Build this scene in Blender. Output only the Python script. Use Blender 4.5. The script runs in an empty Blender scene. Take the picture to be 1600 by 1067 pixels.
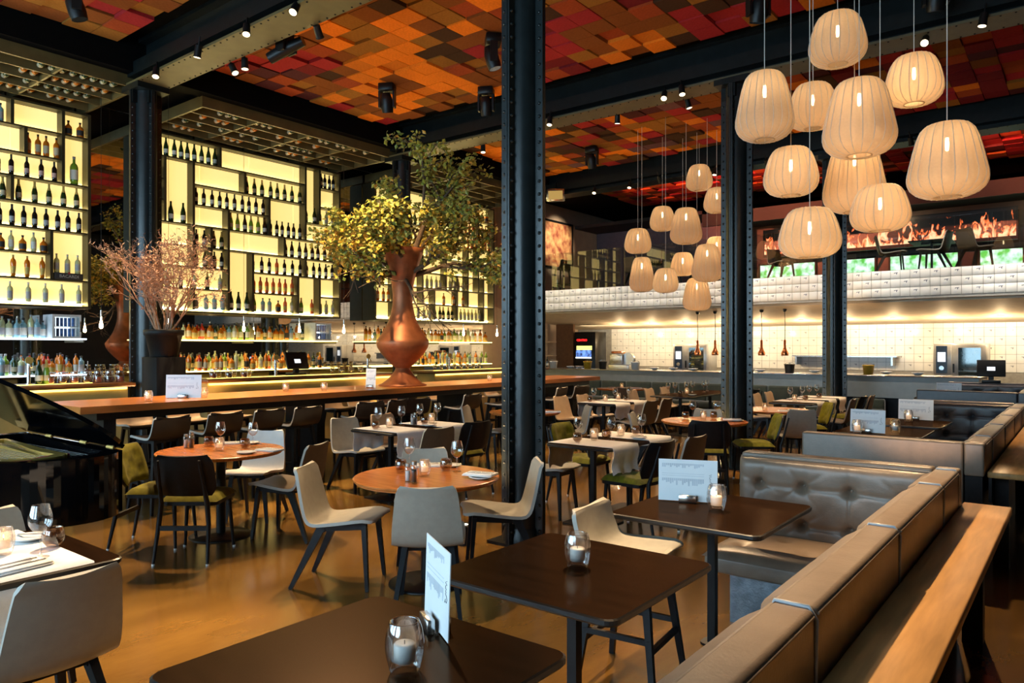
import bpy, bmesh, math, random
from mathutils import Vector, Matrix, noise
R = random.Random(7)
scn = bpy.context.scene
COL = scn.collection
PI = math.pi

# ---------------------------------------------------------------- camera
cam = bpy.data.cameras.new('camera'); cam.sensor_width = 36; cam.lens = 1146 / 1600 * 36
cam.shift_y = 9.5 / 1600; cam.clip_start = .05
co = bpy.data.objects.new('camera', cam); COL.objects.link(co)
co.location = (0, 0, 1.65); co.rotation_euler = (PI / 2, 0, math.radians(38.05))
scn.camera = co
# ---------------------------------------------------------------- world, daylight, exposure
w = bpy.data.worlds.new('world'); scn.world = w; w.use_nodes = True
w.node_tree.nodes['Background'].inputs[0].default_value = (.55, .7, 1, 1)
w.node_tree.nodes['Background'].inputs[1].default_value = .04
scn.view_settings.view_transform = 'Standard'; scn.view_settings.look = 'None'
scn.view_settings.gamma = 1; scn.view_settings.use_curve_mapping = False
scn.view_settings.exposure = 0.28
scn.cycles.use_denoising = True
scn.cycles.max_bounces = 8; scn.cycles.diffuse_bounces = 3; scn.cycles.glossy_bounces = 4
scn.cycles.transmission_bounces = 6; scn.cycles.transparent_max_bounces = 12
scn.cycles.sample_clamp_indirect = 4.0
scn.cycles.caustics_reflective = False; scn.cycles.caustics_refractive = False

def lamp(kind, name, loc, energy, color, **k):
    l = bpy.data.lights.new(name, kind); l.energy = energy; l.color = color
    tgt = k.pop('target', None)
    for a, b in k.items(): setattr(l, a, b)
    o = bpy.data.objects.new(name, l); COL.objects.link(o); o.location = loc
    if tgt is not None:
        o.rotation_euler = (Vector(tgt) - Vector(loc)).to_track_quat('-Z', 'Y').to_euler()
    return o
WINDOWS = [(-11.4, -9.2), (-8.6, -6.4), (-5.6, -3.4), (-2.6, -.4)]
WARM = (1, .68, .37); COOL = (.54, .78, 1.0)
for i, (a, b) in enumerate(WINDOWS):      # daylight coming in through the street windows behind the camera
    lamp('AREA', 'window_daylight', ((a + b) / 2, -3.95, 2.85), 350, COOL, shape='RECTANGLE', size=b - a, size_y=3.9,
         target=((a + b) / 2, 5, 2.85))

# ---------------------------------------------------------------- materials
MATS = {}
def nd(nt, t, **k):
    n = nt.nodes.new(t)
    for a, b in k.items(): setattr(n, a, b)
    return n
def M(name, col, rough=.5, metal=0, var=.15, scale=12, bump=0, bscale=None, emit=None, es=0, coat=0, sheen=0, alpha=None, stretch=None, trans=0, spec=.5, col2=None, wave=None):
    if name in MATS: return MATS[name]
    m = bpy.data.materials.new(name); m.use_nodes = True; nt = m.node_tree
    p = nt.nodes['Principled BSDF']; L = nt.links.new
    p.inputs['Roughness'].default_value = rough; p.inputs['Metallic'].default_value = metal
    p.inputs['Coat Weight'].default_value = coat; p.inputs['Sheen Weight'].default_value = sheen
    p.inputs['Transmission Weight'].default_value = trans; p.inputs['Specular IOR Level'].default_value = spec
    tc = nd(nt, 'ShaderNodeTexCoord'); mp = nd(nt, 'ShaderNodeMapping'); L(tc.outputs['Object'], mp.inputs[0])
    if stretch: mp.inputs['Scale'].default_value = stretch
    nz = nd(nt, 'ShaderNodeTexNoise'); nz.inputs['Scale'].default_value = scale; nz.inputs['Detail'].default_value = 4
    L(mp.outputs[0], nz.inputs['Vector'])
    fac = nz.outputs['Fac']
    if wave:
        wv = nd(nt, 'ShaderNodeTexWave'); wv.inputs['Scale'].default_value = wave; wv.inputs['Distortion'].default_value = 5
        wv.inputs['Detail'].default_value = 3; L(mp.outputs[0], wv.inputs['Vector']); fac = wv.outputs['Fac']
    cr = nd(nt, 'ShaderNodeMapRange'); cr.inputs['From Min'].default_value = .3; cr.inputs['From Max'].default_value = .7
    L(fac, cr.inputs['Value'])
    mx = nd(nt, 'ShaderNodeMix', data_type='RGBA'); L(cr.outputs[0], mx.inputs['Factor'])
    c2 = col2 or tuple(min(1, c * (1 + var)) for c in col); c1 = col if col2 else tuple(c * (1 - var) for c in col)
    mx.inputs['A'].default_value = (*c1, 1); mx.inputs['B'].default_value = (*c2, 1)
    L(mx.outputs['Result'], p.inputs['Base Color'])
    if bump:
        n2 = nd(nt, 'ShaderNodeTexNoise'); n2.inputs['Scale'].default_value = bscale or scale * 6; L(mp.outputs[0], n2.inputs['Vector'])
        b = nd(nt, 'ShaderNodeBump'); b.inputs['Strength'].default_value = bump; b.inputs['Distance'].default_value = .01
        L(n2.outputs['Fac'], b.inputs['Height']); L(b.outputs[0], p.inputs['Normal'])
    if emit:
        p.inputs['Emission Color'].default_value = (*emit, 1); p.inputs['Emission Strength'].default_value = es
    if alpha is not None: p.inputs['Alpha'].default_value = alpha
    MATS[name] = m; return m
def thin_glass(name, tint=(1, 1, 1), refl=.9, rough=.02, frost=0):
    if name in MATS: return MATS[name]
    m = bpy.data.materials.new(name); m.use_nodes = True; nt = m.node_tree; L = nt.links.new
    nt.nodes.remove(nt.nodes['Principled BSDF']); out = nt.nodes['Material Output']
    t = nd(nt, 'ShaderNodeBsdfTransparent'); t.inputs[0].default_value = (*tint, 1)
    g = nd(nt, 'ShaderNodeBsdfGlossy'); g.inputs['Roughness'].default_value = rough; g.inputs[0].default_value = (1, 1, 1, 1)
    lw = nd(nt, 'ShaderNodeLayerWeight'); lw.inputs[0].default_value = .35
    nz = nd(nt, 'ShaderNodeTexNoise'); nz.inputs['Scale'].default_value = 6
    ma = nd(nt, 'ShaderNodeMath', operation='MULTIPLY_ADD'); L(lw.outputs['Facing'], ma.inputs[0]); ma.inputs[1].default_value = refl * .75; ma.inputs[2].default_value = .09
    mx = nd(nt, 'ShaderNodeMixShader'); L(ma.outputs[0], mx.inputs[0]); L(t.outputs[0], mx.inputs[1]); L(g.outputs[0], mx.inputs[2])
    last = mx
    if frost:
        d = nd(nt, 'ShaderNodeBsdfTranslucent'); d.inputs[0].default_value = (*tint, 1)
        m2 = nd(nt, 'ShaderNodeMixShader'); m2.inputs[0].default_value = frost; L(mx.outputs[0], m2.inputs[1]); L(d.outputs[0], m2.inputs[2]); last = m2
    L(last.outputs[0], out.inputs[0]); MATS[name] = m; return m
def emis(name, col, s, var=.0, scale=3, col2=None):
    if name in MATS: return MATS[name]
    m = bpy.data.materials.new(name); m.use_nodes = True; nt = m.node_tree; L = nt.links.new
    nt.nodes.remove(nt.nodes['Principled BSDF']); e = nd(nt, 'ShaderNodeEmission'); e.inputs[1].default_value = s
    tc = nd(nt, 'ShaderNodeTexCoord'); nz = nd(nt, 'ShaderNodeTexNoise'); nz.inputs['Scale'].default_value = scale; L(tc.outputs['Object'], nz.inputs['Vector'])
    mr = nd(nt, 'ShaderNodeMapRange'); mr.inputs['From Min'].default_value = .35; mr.inputs['From Max'].default_value = .65; L(nz.outputs['Fac'], mr.inputs['Value'])
    mx = nd(nt, 'ShaderNodeMix', data_type='RGBA'); L(mr.outputs[0], mx.inputs['Factor'])
    mx.inputs['A'].default_value = (*col, 1); c2 = col2 or tuple(c * (1 + var) for c in col); mx.inputs['B'].default_value = (*c2, 1)
    L(mx.outputs['Result'], e.inputs[0]); L(e.outputs[0], nt.nodes['Material Output'].inputs[0]); MATS[name] = m; return m
def fabric_shade(name, col, glow):
    m = bpy.data.materials.new(name); m.use_nodes = True; nt = m.node_tree; L = nt.links.new
    nt.nodes.remove(nt.nodes['Principled BSDF']); out = nt.nodes['Material Output']
    tr = nd(nt, 'ShaderNodeBsdfTransparent'); d = nd(nt, 'ShaderNodeBsdfDiffuse'); t = nd(nt, 'ShaderNodeBsdfTranslucent'); e = nd(nt, 'ShaderNodeEmission')
    for n in (d, t): n.inputs[0].default_value = (*col, 1)
    e.inputs[0].default_value = (1, .62, .30, 1); e.inputs[1].default_value = glow
    tc = nd(nt, 'ShaderNodeTexCoord'); wv = nd(nt, 'ShaderNodeTexNoise'); wv.inputs['Scale'].default_value = 60; L(tc.outputs['Object'], wv.inputs['Vector'])
    a = nd(nt, 'ShaderNodeMixShader'); a.inputs[0].default_value = .55; L(d.outputs[0], a.inputs[1]); L(t.outputs[0], a.inputs[2])
    b = nd(nt, 'ShaderNodeAddShader'); L(a.outputs[0], b.inputs[0]); L(e.outputs[0], b.inputs[1])
    c = nd(nt, 'ShaderNodeMixShader')
    mr = nd(nt, 'ShaderNodeMapRange'); mr.inputs['To Min'].default_value = .78; mr.inputs['To Max'].default_value = .92; L(wv.outputs['Fac'], mr.inputs['Value']); L(mr.outputs[0], c.inputs[0])
    L(tr.outputs[0], c.inputs[1]); L(b.outputs[0], c.inputs[2]); L(c.outputs[0], out.inputs[0]); MATS[name] = m; return m

BLACK = M('black_painted_wood', (.007, .0075, .009), .42, var=.3, scale=30, spec=.25)
STEEL = M('dark_steel_paint', (.005, .0075, .008), .4, var=.25, scale=9, bump=.05, spec=.2)
COLM = M('column_paint', (.010, .0145, .0155), .30, var=.2, scale=9, bump=.06)
DARKMET = M('black_metal', (.007, .0075, .008), .4, metal=.1, spec=.3)
GREY = M('taupe_leather', (.33, .31, .26), .48, var=.06, scale=25, bump=.04, bscale=220)
GREYEDGE = M('pale_leather_edge', (.40, .37, .32), .5, var=.05)
TAUPE = M('brown_leather', (.10, .068, .042), .45, var=.08, scale=20, bump=.04, bscale=200)
TAN = M('tan_leather', (.36, .25, .15), .5, var=.08)
WHITELEATHER = M('white_leather', (.62, .62, .60), .5, var=.04)
GREEN = M('olive_velvet', (.135, .125, .005), .8, var=.3, scale=18, sheen=.05, spec=.2)
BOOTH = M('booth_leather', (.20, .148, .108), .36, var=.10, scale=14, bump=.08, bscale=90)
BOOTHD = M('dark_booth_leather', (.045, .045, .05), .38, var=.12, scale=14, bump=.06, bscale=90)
PIPING = M('grey_piping', (.30, .33, .36), .4)
TABLEDK = M('dark_walnut_table', (.011, .0048, .0022), .5, var=.3, scale=3, stretch=(1, 8, 1), spec=0)
def satin(m, col, rough, fac):      # thin tinted satin lacquer over the wood
    nt = m.node_tree; L = nt.links.new; p = nt.nodes['Principled BSDF']; out = nt.nodes['Material Output']
    d = nd(nt, 'ShaderNodeBsdfDiffuse'); L(p.inputs['Base Color'].links[0].from_socket, d.inputs[0]); g = nd(nt, 'ShaderNodeBsdfGlossy'); g.inputs[0].default_value = (*col, 1); g.inputs['Roughness'].default_value = rough
    mx = nd(nt, 'ShaderNodeMixShader'); mx.inputs[0].default_value = fac; L(d.outputs[0], mx.inputs[1]); L(g.outputs[0], mx.inputs[2]); L(mx.outputs[0], out.inputs[0])
satin(TABLEDK, (1, .72, .5), .2, .055)
TABLEDGE = M('dark_table_edge', (.008, .007, .007), .35)
WOODR = M('orange_wood_table', (.44, .135, .026), .25, var=.25, scale=4, stretch=(1, 9, 1), coat=.05, spec=.3)
WOODB = M('bar_table_wood', (.48, .16, .034), .28, var=.3, scale=3, stretch=(9, .7, 3), coat=.08, spec=.35)
WOODBAR = M('bar_counter_wood', (.20, .075, .02), .35, var=.25, scale=4, stretch=(9, 1, 3))
WOODLEDGE = M('honey_wood_ledge', (.46, .25, .095), .38, var=.18, scale=4, stretch=(8, .8, 3), spec=.2)
WOODD = M('dark_stained_wood', (.045, .022, .01), .45, var=.3, scale=4, stretch=(6, 1, 6))
CANOPY = M('olive_canopy_wood', (.095, .068, .022), .5, var=.2, scale=5)
LINEN = M('white_linen', (.80, .78, .76), .85, var=.04, scale=40, bump=.1, bscale=300)
CHINA = M('white_china', (.85, .84, .82), .2, var=.02)
PAPER = M('white_menu_card', (.86, .87, .88), .6, var=.02)
INK = M('grey_ink', (.60, .63, .68), .7, var=.1)
INKD = M('dark_ink', (.04, .04, .05), .6)
CHROME = M('brushed_steel', (.62, .62, .62), .25, metal=1, var=.08, scale=40, stretch=(1, 30, 1))
SATIN = M('satin_steel_counter', (.24, .26, .26), .5, metal=.3, var=.08, scale=5, stretch=(1, 12, 1))
GOLD = M('gold_cast_plate', (.70, .47, .12), .35, metal=.8, var=.1)
PIANO = M('black_piano_lacquer', (.002, .002, .0025), .05, var=.1, spec=.32)
COPPER = M('antique_copper', (.36, .12, .045), .45, metal=.5, var=.25, scale=7, bump=.15, bscale=30)
COPPERSH = M('polished_copper', (.85, .34, .15), .2, metal=1, var=.05)
WAX = M('candle_wax', (.9, .85, .78), .5, emit=(1, .55, .25), es=.55)
WAXU = M('white_candle_wax', (.9, .88, .84), .5)
STOOLBK = M('black_stool_leather', (.028, .02, .015), .42, var=.1)
FLAME = emis('candle_flame', (1, .62, .25), 9)
GLASS = thin_glass('clear_glass', refl=1.15, rough=.01)
GLASSW = thin_glass('wine_glass', refl=1.15, rough=.01)
SMOKE = thin_glass('smoked_glass', (.76, .64, .52), refl=.9)
FROST = thin_glass('frosted_votive_glass', (1, .95, .9), refl=.9, frost=.1)
PANE = thin_glass('balustrade_glass', (.93, .96, .95), refl=.35, rough=.0)
MIRROR = M('mirror', (.62, .60, .56), .015, metal=1, var=.02)
FELT = {n: M('felt_' + n, c, .95, var=.12, scale=30, bump=.05, bscale=200, spec=.1) for n, c in dict(
    orange=(.80, .21, .014), amber=(.62, .17, .015), ochre=(.27, .115, .02), brown=(.20, .062, .014), rust=(.30, .055, .016),
    crimson=(.30, .022, .026), wine=(.15, .014, .018), plum=(.07, .018, .022), umber=(.055, .026, .014), mauve=(.13, .06, .07)).items()}
TILE = M('white_glazed_tile', (.84, .84, .80), .15, var=.05, scale=3)
GROUT = M('tile_grout', (.35, .35, .33), .8)
PLASTER = M('warm_plaster', (.52, .40, .30), .85, var=.08, scale=4)
DARKWALL = M('dark_wall', (.012, .011, .011), .7)
MAUVEW = M('mauve_wall_panel', (.16, .12, .14), .5, var=.1)
CEILBK = M('ceiling_void', (.003, .003, .003), .9, spec=.05)
PANEL = M('backlit_panel', (.92, .84, .55), .6, var=.03, scale=1.2, emit=(1, .73, .23), es=.85)
LED = emis('led_strip', (1, .80, .36), 60)
LEDB = emis('bar_led_strip', (1, .66, .12), 4)
LENS = emis('spot_lens', (1, .80, .50), 3.2)
BULB = emis('filament_bulb', (1, .72, .38), 40)
# ---------------------------------------------------------------- mesh helpers
class MB:
    def __init__(s): s.v = []; s.f = []; s.m = []; s.s = []
    def add(s, vs, fs, m=0, sm=False):
        k = len(s.v); s.v += [tuple(v) for v in vs]
        for f in fs: s.f.append([i + k for i in f]); s.m.append(m); s.s.append(sm)
        return s
    def box(s, x0, x1, y0, y1, z0, z1, m=0):
        vs = [(x, y, z) for z in (z0, z1) for y in (y0, y1) for x in (x0, x1)]
        return s.add(vs, [(0, 2, 3, 1), (4, 5, 7, 6), (0, 1, 5, 4), (2, 6, 7, 3), (0, 4, 6, 2), (1, 3, 7, 5)], m)
    def obox(s, c, size, rz=0, m=0):
        ca, sa = math.cos(rz), math.sin(rz); hx, hy, hz = (q / 2 for q in size); vs = []
        for z in (-hz, hz):
            for y in (-hy, hy):
                for x in (-hx, hx): vs.append((c[0] + x * ca - y * sa, c[1] + x * sa + y * ca, c[2] + z))
        return s.add(vs, [(0, 2, 3, 1), (4, 5, 7, 6), (0, 1, 5, 4), (2, 6, 7, 3), (0, 4, 6, 2), (1, 3, 7, 5)], m)
    def rbox(s, x0, x1, y0, y1, z0, z1, r=.02, seg=2, m=0):
        bm = bmesh.new(); bmesh.ops.create_cube(bm, size=1)
        for v in bm.verts: v.co = ((x0 + x1) / 2 + v.co.x * (x1 - x0), (y0 + y1) / 2 + v.co.y * (y1 - y0), (z0 + z1) / 2 + v.co.z * (z1 - z0))
        bmesh.ops.bevel(bm, geom=bm.edges[:], offset=r, segments=seg, profile=.6, affect='EDGES')
        bm.verts.index_update()
        s.add([v.co.copy() for v in bm.verts], [[v.index for v in f.verts] for f in bm.faces], m, True); bm.free(); return s
    def bar(s, p0, p1, a0, b0, a1=None, b1=None, up=(0, 0, 1), m=0):
        # square tapered bar: a = size along side axis, b = size along other axis
        p0, p1 = Vector(p0), Vector(p1); d = (p1 - p0).normalized(); a1 = a0 if a1 is None else a1; b1 = b0 if b1 is None else b1
        u = d.cross(Vector(up))
        if u.length < 1e-4: u = d.cross(Vector((0, 1, 0)))
        u.normalize(); w = d.cross(u)
        vs = []
        for p, a, b in ((p0, a0, b0), (p1, a1, b1)):
            for q, t in ((-1, -1), (1, -1), (1, 1), (-1, 1)): vs.append(p + u * q * a / 2 + w * t * b / 2)
        return s.add(vs, [(3, 2, 1, 0), (4, 5, 6, 7), (0, 1, 5, 4), (1, 2, 6, 5), (2, 3, 7, 6), (3, 0, 4, 7)], m)
    def tube(s, pts, rad, n=8, m=0, cap=True, sm=True):
        pts = [Vector(p) for p in pts]; rad = rad if isinstance(rad, (list, tuple)) else [rad] * len(pts)
        vs = []; pu = None
        for i, p in enumerate(pts):
            d = (pts[min(i + 1, len(pts) - 1)] - pts[max(i - 1, 0)]).normalized()
            if pu is None: u = d.cross(Vector((0, 0, 1))); u = u if u.length > 1e-3 else d.cross(Vector((0, 1, 0)))
            else: u = pu - d * pu.dot(d)
            u.normalize(); pu = u; w = d.cross(u)
            for k in range(n): a = 2 * PI * k / n; vs.append(p + (u * math.cos(a) + w * math.sin(a)) * rad[i])
        fs = [(i * n + k, i * n + (k + 1) % n, (i + 1) * n + (k + 1) % n, (i + 1) * n + k) for i in range(len(pts) - 1) for k in range(n)]
        s.add(vs, fs, m, sm)
        if cap:
            s.add(vs[:n], [list(range(n))[::-1]], m); s.add(vs[-n:], [list(range(n))], m)
        return s
    def lathe(s, prof, n=20, c=(0, 0, 0), m=0, ms=None, sm=True, rf=None):
        vs = []
        for r, z in prof:
            for k in range(n):
                a = 2 * PI * k / n; q = r * (rf(a, z) if rf else 1); vs.append((c[0] + q * math.cos(a), c[1] + q * math.sin(a), c[2] + z))
        for i in range(len(prof) - 1):
            fs = [(i * n + k, i * n + (k + 1) % n, (i + 1) * n + (k + 1) % n, (i + 1) * n + k) for k in range(n)]
            base = len(s.v) if i == 0 else base
            if i == 0: s.v += [tuple(v) for v in vs]
            for f in fs: s.f.append([q + base for q in f]); s.m.append(ms[i] if ms else m); s.s.append(sm)
        return s
    def disc(s, r, z, n=20, c=(0, 0, 0), m=0, flip=False):
        vs = [(c[0] + r * math.cos(2 * PI * k / n), c[1] + r * math.sin(2 * PI * k / n), c[2] + z) for k in range(n)]
        return s.add(vs, [list(range(n))[::-1] if flip else list(range(n))], m)
    def cyl(s, r, z0, z1, n=16, c=(0, 0, 0), m=0, r1=None):
        r1 = r if r1 is None else r1
        s.lathe([(r, z0), (r1, z1)], n, c, m); s.disc(r1, z1, n, c, m); s.disc(r, z0, n, c, m, True); return s
    def plate(s, out, z0, z1, m=0, me=None, ch=0):
        n = len(out); me = m if me is None else me
        cx = sum(p[0] for p in out) / n; cy = sum(p[1] for p in out) / n
        if ch:
            def ins(p):
                d = math.hypot(p[0] - cx, p[1] - cy); k = (d - ch) / d; return (cx + (p[0] - cx) * k, cy + (p[1] - cy) * k)
            o2 = [ins(p) for p in out]
            rings = [(o2, z0), (out, z0 + ch), (out, z1 - ch * .6), (o2, z1)]
        else: rings = [(out, z0), (out, z1)]
        vs = [(p[0], p[1], z) for o, z in rings for p in o]
        for i in range(len(rings) - 1):
            s.add([], [], me)
        k = len(s.v); s.v += vs
        for i in range(len(rings) - 1):
            for j in range(n): s.f.append([k + i * n + j, k + i * n + (j + 1) % n, k + (i + 1) * n + (j + 1) % n, k + (i + 1) * n + j]); s.m.append(me); s.s.append(False)
        s.f.append([k + j for j in range(n)][::-1]); s.m.append(me); s.s.append(False)
        t = k + (len(rings) - 1) * n
        s.f.append([t + j for j in range(n)]); s.m.append(m); s.s.append(False)
        return s
    def grid(s, P, m=0, sm=True, flip=False):
        nr, nc = len(P), len(P[0]); vs = [p for r in P for p in r]
        fs = []
        for i in range(nr - 1):
            for j in range(nc - 1):
                f = (i * nc + j, i * nc + j + 1, (i + 1) * nc + j + 1, (i + 1) * nc + j); fs.append(f[::-1] if flip else f)
        return s.add(vs, fs, m, sm)
    def sheet(s, P, t, m=0, me=None):
        # thick sheet from a point grid, offset along vertex normals
        nr, nc = len(P), len(P[0]); P = [[Vector(p) for p in r] for r in P]; Q = []
        for i in range(nr):
            row = []
            for j in range(nc):
                a = P[min(i + 1, nr - 1)][j] - P[max(i - 1, 0)][j]; b = P[i][min(j + 1, nc - 1)] - P[i][max(j - 1, 0)]
                n = a.cross(b)
                n = n.normalized() if n.length > 1e-9 else Vector((0, 0, 1)); row.append(P[i][j] - n * t)
            Q.append(row)
        me = m if me is None else me
        s.grid(P, m, True, True); s.grid(Q, m, True, False)
        edge = [(i, 0) for i in range(nr)] + [(nr - 1, j) for j in range(1, nc)] + [(i, nc - 1) for i in range(nr - 2, -1, -1)] + [(0, j) for j in range(nc - 2, 0, -1)]
        n = len(edge); vs = [P[i][j] for i, j in edge] + [Q[i][j] for i, j in edge]
        s.add(vs, [(k, (k + 1) % n, n + (k + 1) % n, n + k) for k in range(n)], me, True); return s
    def sphere(s, c, r, n=10, m=0, sz=1):
        prof = [(r * math.sin(PI * i / (n // 2 + 1)), -r * sz * math.cos(PI * i / (n // 2 + 1))) for i in range(n // 2 + 2)]
        prof[0] = (r * .02, prof[0][1]); prof[-1] = (r * .02, prof[-1][1]); return s.lathe(prof, n, c, m)
    def mesh(s, name, mats):
        me = bpy.data.meshes.new(name); me.from_pydata(s.v, [], s.f)
        for mt in mats: me.materials.append(mt)
        me.polygons.foreach_set('material_index', s.m); me.polygons.foreach_set('use_smooth', s.s); me.update(); return me
    def obj(s, name, mats, parent=None, loc=(0, 0, 0), rz=0, **t):
        mats = mats if isinstance(mats, (list, tuple)) else [mats]
        return link(name, s.mesh(name, mats), parent, loc, rz, **t)
def link(name, data, parent=None, loc=(0, 0, 0), rz=0, label=None, cat=None, group=None, kind=None):
    o = bpy.data.objects.new(name, data); COL.objects.link(o); o.parent = parent; o.location = loc; o.rotation_euler = (0, 0, rz)
    if label: o['label'] = label
    if cat: o['category'] = cat
    if group: o['group'] = group
    if kind: o['kind'] = kind
    return o
def thing(name, label, cat, loc=(0, 0, 0), rz=0, group=None, kind=None): return link(name, None, None, loc, rz, label, cat, group, kind)
KIDS = {}
def kids(o):
    if o not in KIDS: KIDS[o] = [c for c in COL.objects if c.parent == o]
    return KIDS[o]
def dup(o, loc, rz, label, group=None, cat=None, parent=None):
    c = o.copy(); COL.objects.link(c); c.parent = parent; c.location = loc; c.rotation_euler = (0, 0, rz)
    if parent is None: c['label'] = label
    if group: c['group'] = group
    elif 'group' in c and parent is None: del c['group']
    for ch in kids(o):
        d = ch.copy(); COL.objects.link(d); d.parent = c
        for g in kids(ch): e = g.copy(); COL.objects.link(e); e.parent = d
    return c
def spawner(maker):
    st = {}
    def f(loc, rz, label, group=None, key=None, **k):
        if key not in st:
            st[key] = maker(key, **k) if key is not None else maker(**k); kids(st[key]); [kids(c) for c in kids(st[key])]
            o = st[key]; o.location = loc; o.rotation_euler = (0, 0, rz); o['label'] = label
            if group: o['group'] = group
            return o
        return dup(st[key], loc, rz, label, group)
    return f
def rr(w, d, r, seg=4, cx=0, cy=0):
    o = []
    for sx, sy, a0 in ((1, 1, 0), (-1, 1, PI / 2), (-1, -1, PI), (1, -1, 1.5 * PI)):
        for k in range(seg + 1):
            a = a0 + PI / 2 * k / seg; o.append((cx + sx * (w / 2 - r) + r * math.cos(a), cy + sy * (d / 2 - r) + r * math.sin(a)))
    return o
def circ(r, n=32): return [(r * math.cos(2 * PI * k / n), r * math.sin(2 * PI * k / n)) for k in range(n)]
def spline(pts, n):
    out = []; m = len(pts) - 1
    for i in range(n):
        t = i / (n - 1) * m; k = min(int(t), m - 1); u = t - k
        p = [pts[max(0, min(m, k + q))] for q in (-1, 0, 1, 2)]
        out.append(tuple(.5 * (2 * p[1][c] + (p[2][c] - p[0][c]) * u + (2 * p[0][c] - 5 * p[1][c] + 4 * p[2][c] - p[3][c]) * u * u + (3 * p[1][c] - p[0][c] - 3 * p[2][c] + p[3][c]) * u ** 3) for c in range(len(pts[0]))))
    return out
def face(dx, dy): return math.atan2(-dx, dy)
def text_mesh(s, size, depth=.002):
    cu = bpy.data.curves.new('lettering', 'FONT'); cu.body = s; cu.size = size; cu.extrude = depth; cu.align_x = 'CENTER'; cu.align_y = 'CENTER'; cu.resolution_u = 2
    o = bpy.data.objects.new('lettering', cu); COL.objects.link(o); bpy.context.view_layer.update()
    me = bpy.data.meshes.new_from_object(o.evaluated_get(bpy.context.evaluated_depsgraph_get())); bpy.data.objects.remove(o); return me
# ---------------------------------------------------------------- room shell
FLOORM = M('polished_resin_floor', (.095, .045, .009), .18, col2=(.19, .098, .020), scale=1.6, stretch=(1.6, .5, 1), bump=.012, bscale=14, coat=.15)
for _n in FLOORM.node_tree.nodes:
    if _n.type == 'TEX_NOISE' and _n.inputs['Scale'].default_value < 3: _n.inputs['Detail'].default_value = 11; _n.inputs['Roughness'].default_value = .68
_p = FLOORM.node_tree.nodes['Principled BSDF']; _p.inputs['Coat Roughness'].default_value = .12
MB().box(-13.2, 4.2, -4.2, 24.2, -.12, 0).obj('floor', FLOORM, kind='structure')
wf = MB()
edges = [-13.2] + [q for ab in WINDOWS for q in ab] + [4.2]
for i in range(0, len(edges), 2): wf.box(edges[i], edges[i + 1], -4.2, -3.9, 0, 6.1)
for a, b in WINDOWS: wf.box(a, b, -4.2, -3.9, 0, .8).box(a, b, -4.2, -3.9, 4.9, 6.1)
wf.obj('wall_front', PLASTER, kind='structure')
for i, (a, b) in enumerate(WINDOWS):
    o = MB().box(a, b, -3.93, -3.87, .8, .88).box(a, b, -3.93, -3.87, 4.82, 4.9).box(a, a + .08, -3.93, -3.87, .88, 4.82).box(b - .08, b, -3.93, -3.87, .88, 4.82).obj('window_%d' % (i + 1), DARKMET, kind='structure')
    MB().box((a + b) / 2 - .03, (a + b) / 2 + .03, -3.93, -3.87, .88, 4.82).box(a + .08, b - .08, -3.92, -3.88, 2.7, 2.75).obj('mullion', DARKMET, o)
    MB().box(a + .08, b - .08, -3.905, -3.9, .88, 4.82).obj('pane', PANE, o)
MB().box(4.2, 4.4, -4.2, 24.2, 0, 6.1).obj('wall_right', DARKWALL, kind='structure')
MB().box(-13.2, 4.2, 24.0, 24.2, 0, 6.1).obj('wall_back', DARKWALL, kind='structure')
wl = MB().box(-12.9, -12.62, -4.2, 24.2, 0, 6.1).obj('wall_left', PLASTER, kind='structure')
for y0, y1 in ((-4, .95), (.95, 5.4), (5.4, 10.3), (10.3, 14.85)):
    MB().box(-12.62, -12.6, y0, y1 - .004, .02, 5.55).obj('mirror_panel', MIRROR, wl)
# ---------------------------------------------------------------- felt tile ceiling
ceil = MB().box(-13.2, 4.2, -4.2, 24.2, 5.93, 6.1).obj('ceiling', CEILBK, kind='structure')
PT = .345
fxx, fyy, rxx, ryy = -math.sin(math.radians(38.05)), math.cos(math.radians(38.05)), math.cos(math.radians(38.05)), math.sin(math.radians(38.05))
def felt(x, y):
    n = noise.noise(Vector((x * .55, y * .55, 3.1))); m = noise.noise(Vector((x * 1.1 + 9, y * 1.1, 7.7))); q = R.random()
    right = min(1, max(0, (x + 4.6) / 1.6)) if y < 10.2 else min(1, max(0, (x + 4.2) / 2))
    if R.random() < right:
        return R.choices(['crimson', 'wine', 'plum', 'rust', 'umber', 'ochre', 'brown', 'amber'], [30, 24, 14, 14, 6, 6, 5, 3])[0]
    if y < 4.8: return R.choices(['ochre', 'brown', 'crimson', 'rust', 'amber', 'orange'], [30, 26, 22, 8, 8, 6])[0]
    if y < 9.7:
        near = n + .35 * q
        if near > .37: return R.choices(['orange', 'amber', 'brown', 'ochre'], [52, 16, 20, 12])[0]
        if near < -.12: return R.choices(['crimson', 'wine', 'plum', 'rust', 'brown'], [30, 18, 16, 18, 18])[0]
        return R.choices(['brown', 'ochre', 'amber', 'orange', 'umber', 'crimson', 'rust'], [32, 26, 7, 6, 12, 9, 8])[0]
    if y < 14.6:
        if m > .18: return R.choices(['orange', 'amber', 'ochre'], [60, 20, 20])[0]
        return R.choices(['brown', 'umber', 'ochre', 'rust', 'mauve', 'crimson', 'amber', 'plum'], [20, 20, 14, 16, 8, 10, 8, 8])[0]
    return R.choices(['rust', 'crimson', 'brown', 'wine', 'umber'], [30, 26, 16, 16, 12])[0]
cells = []
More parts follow.
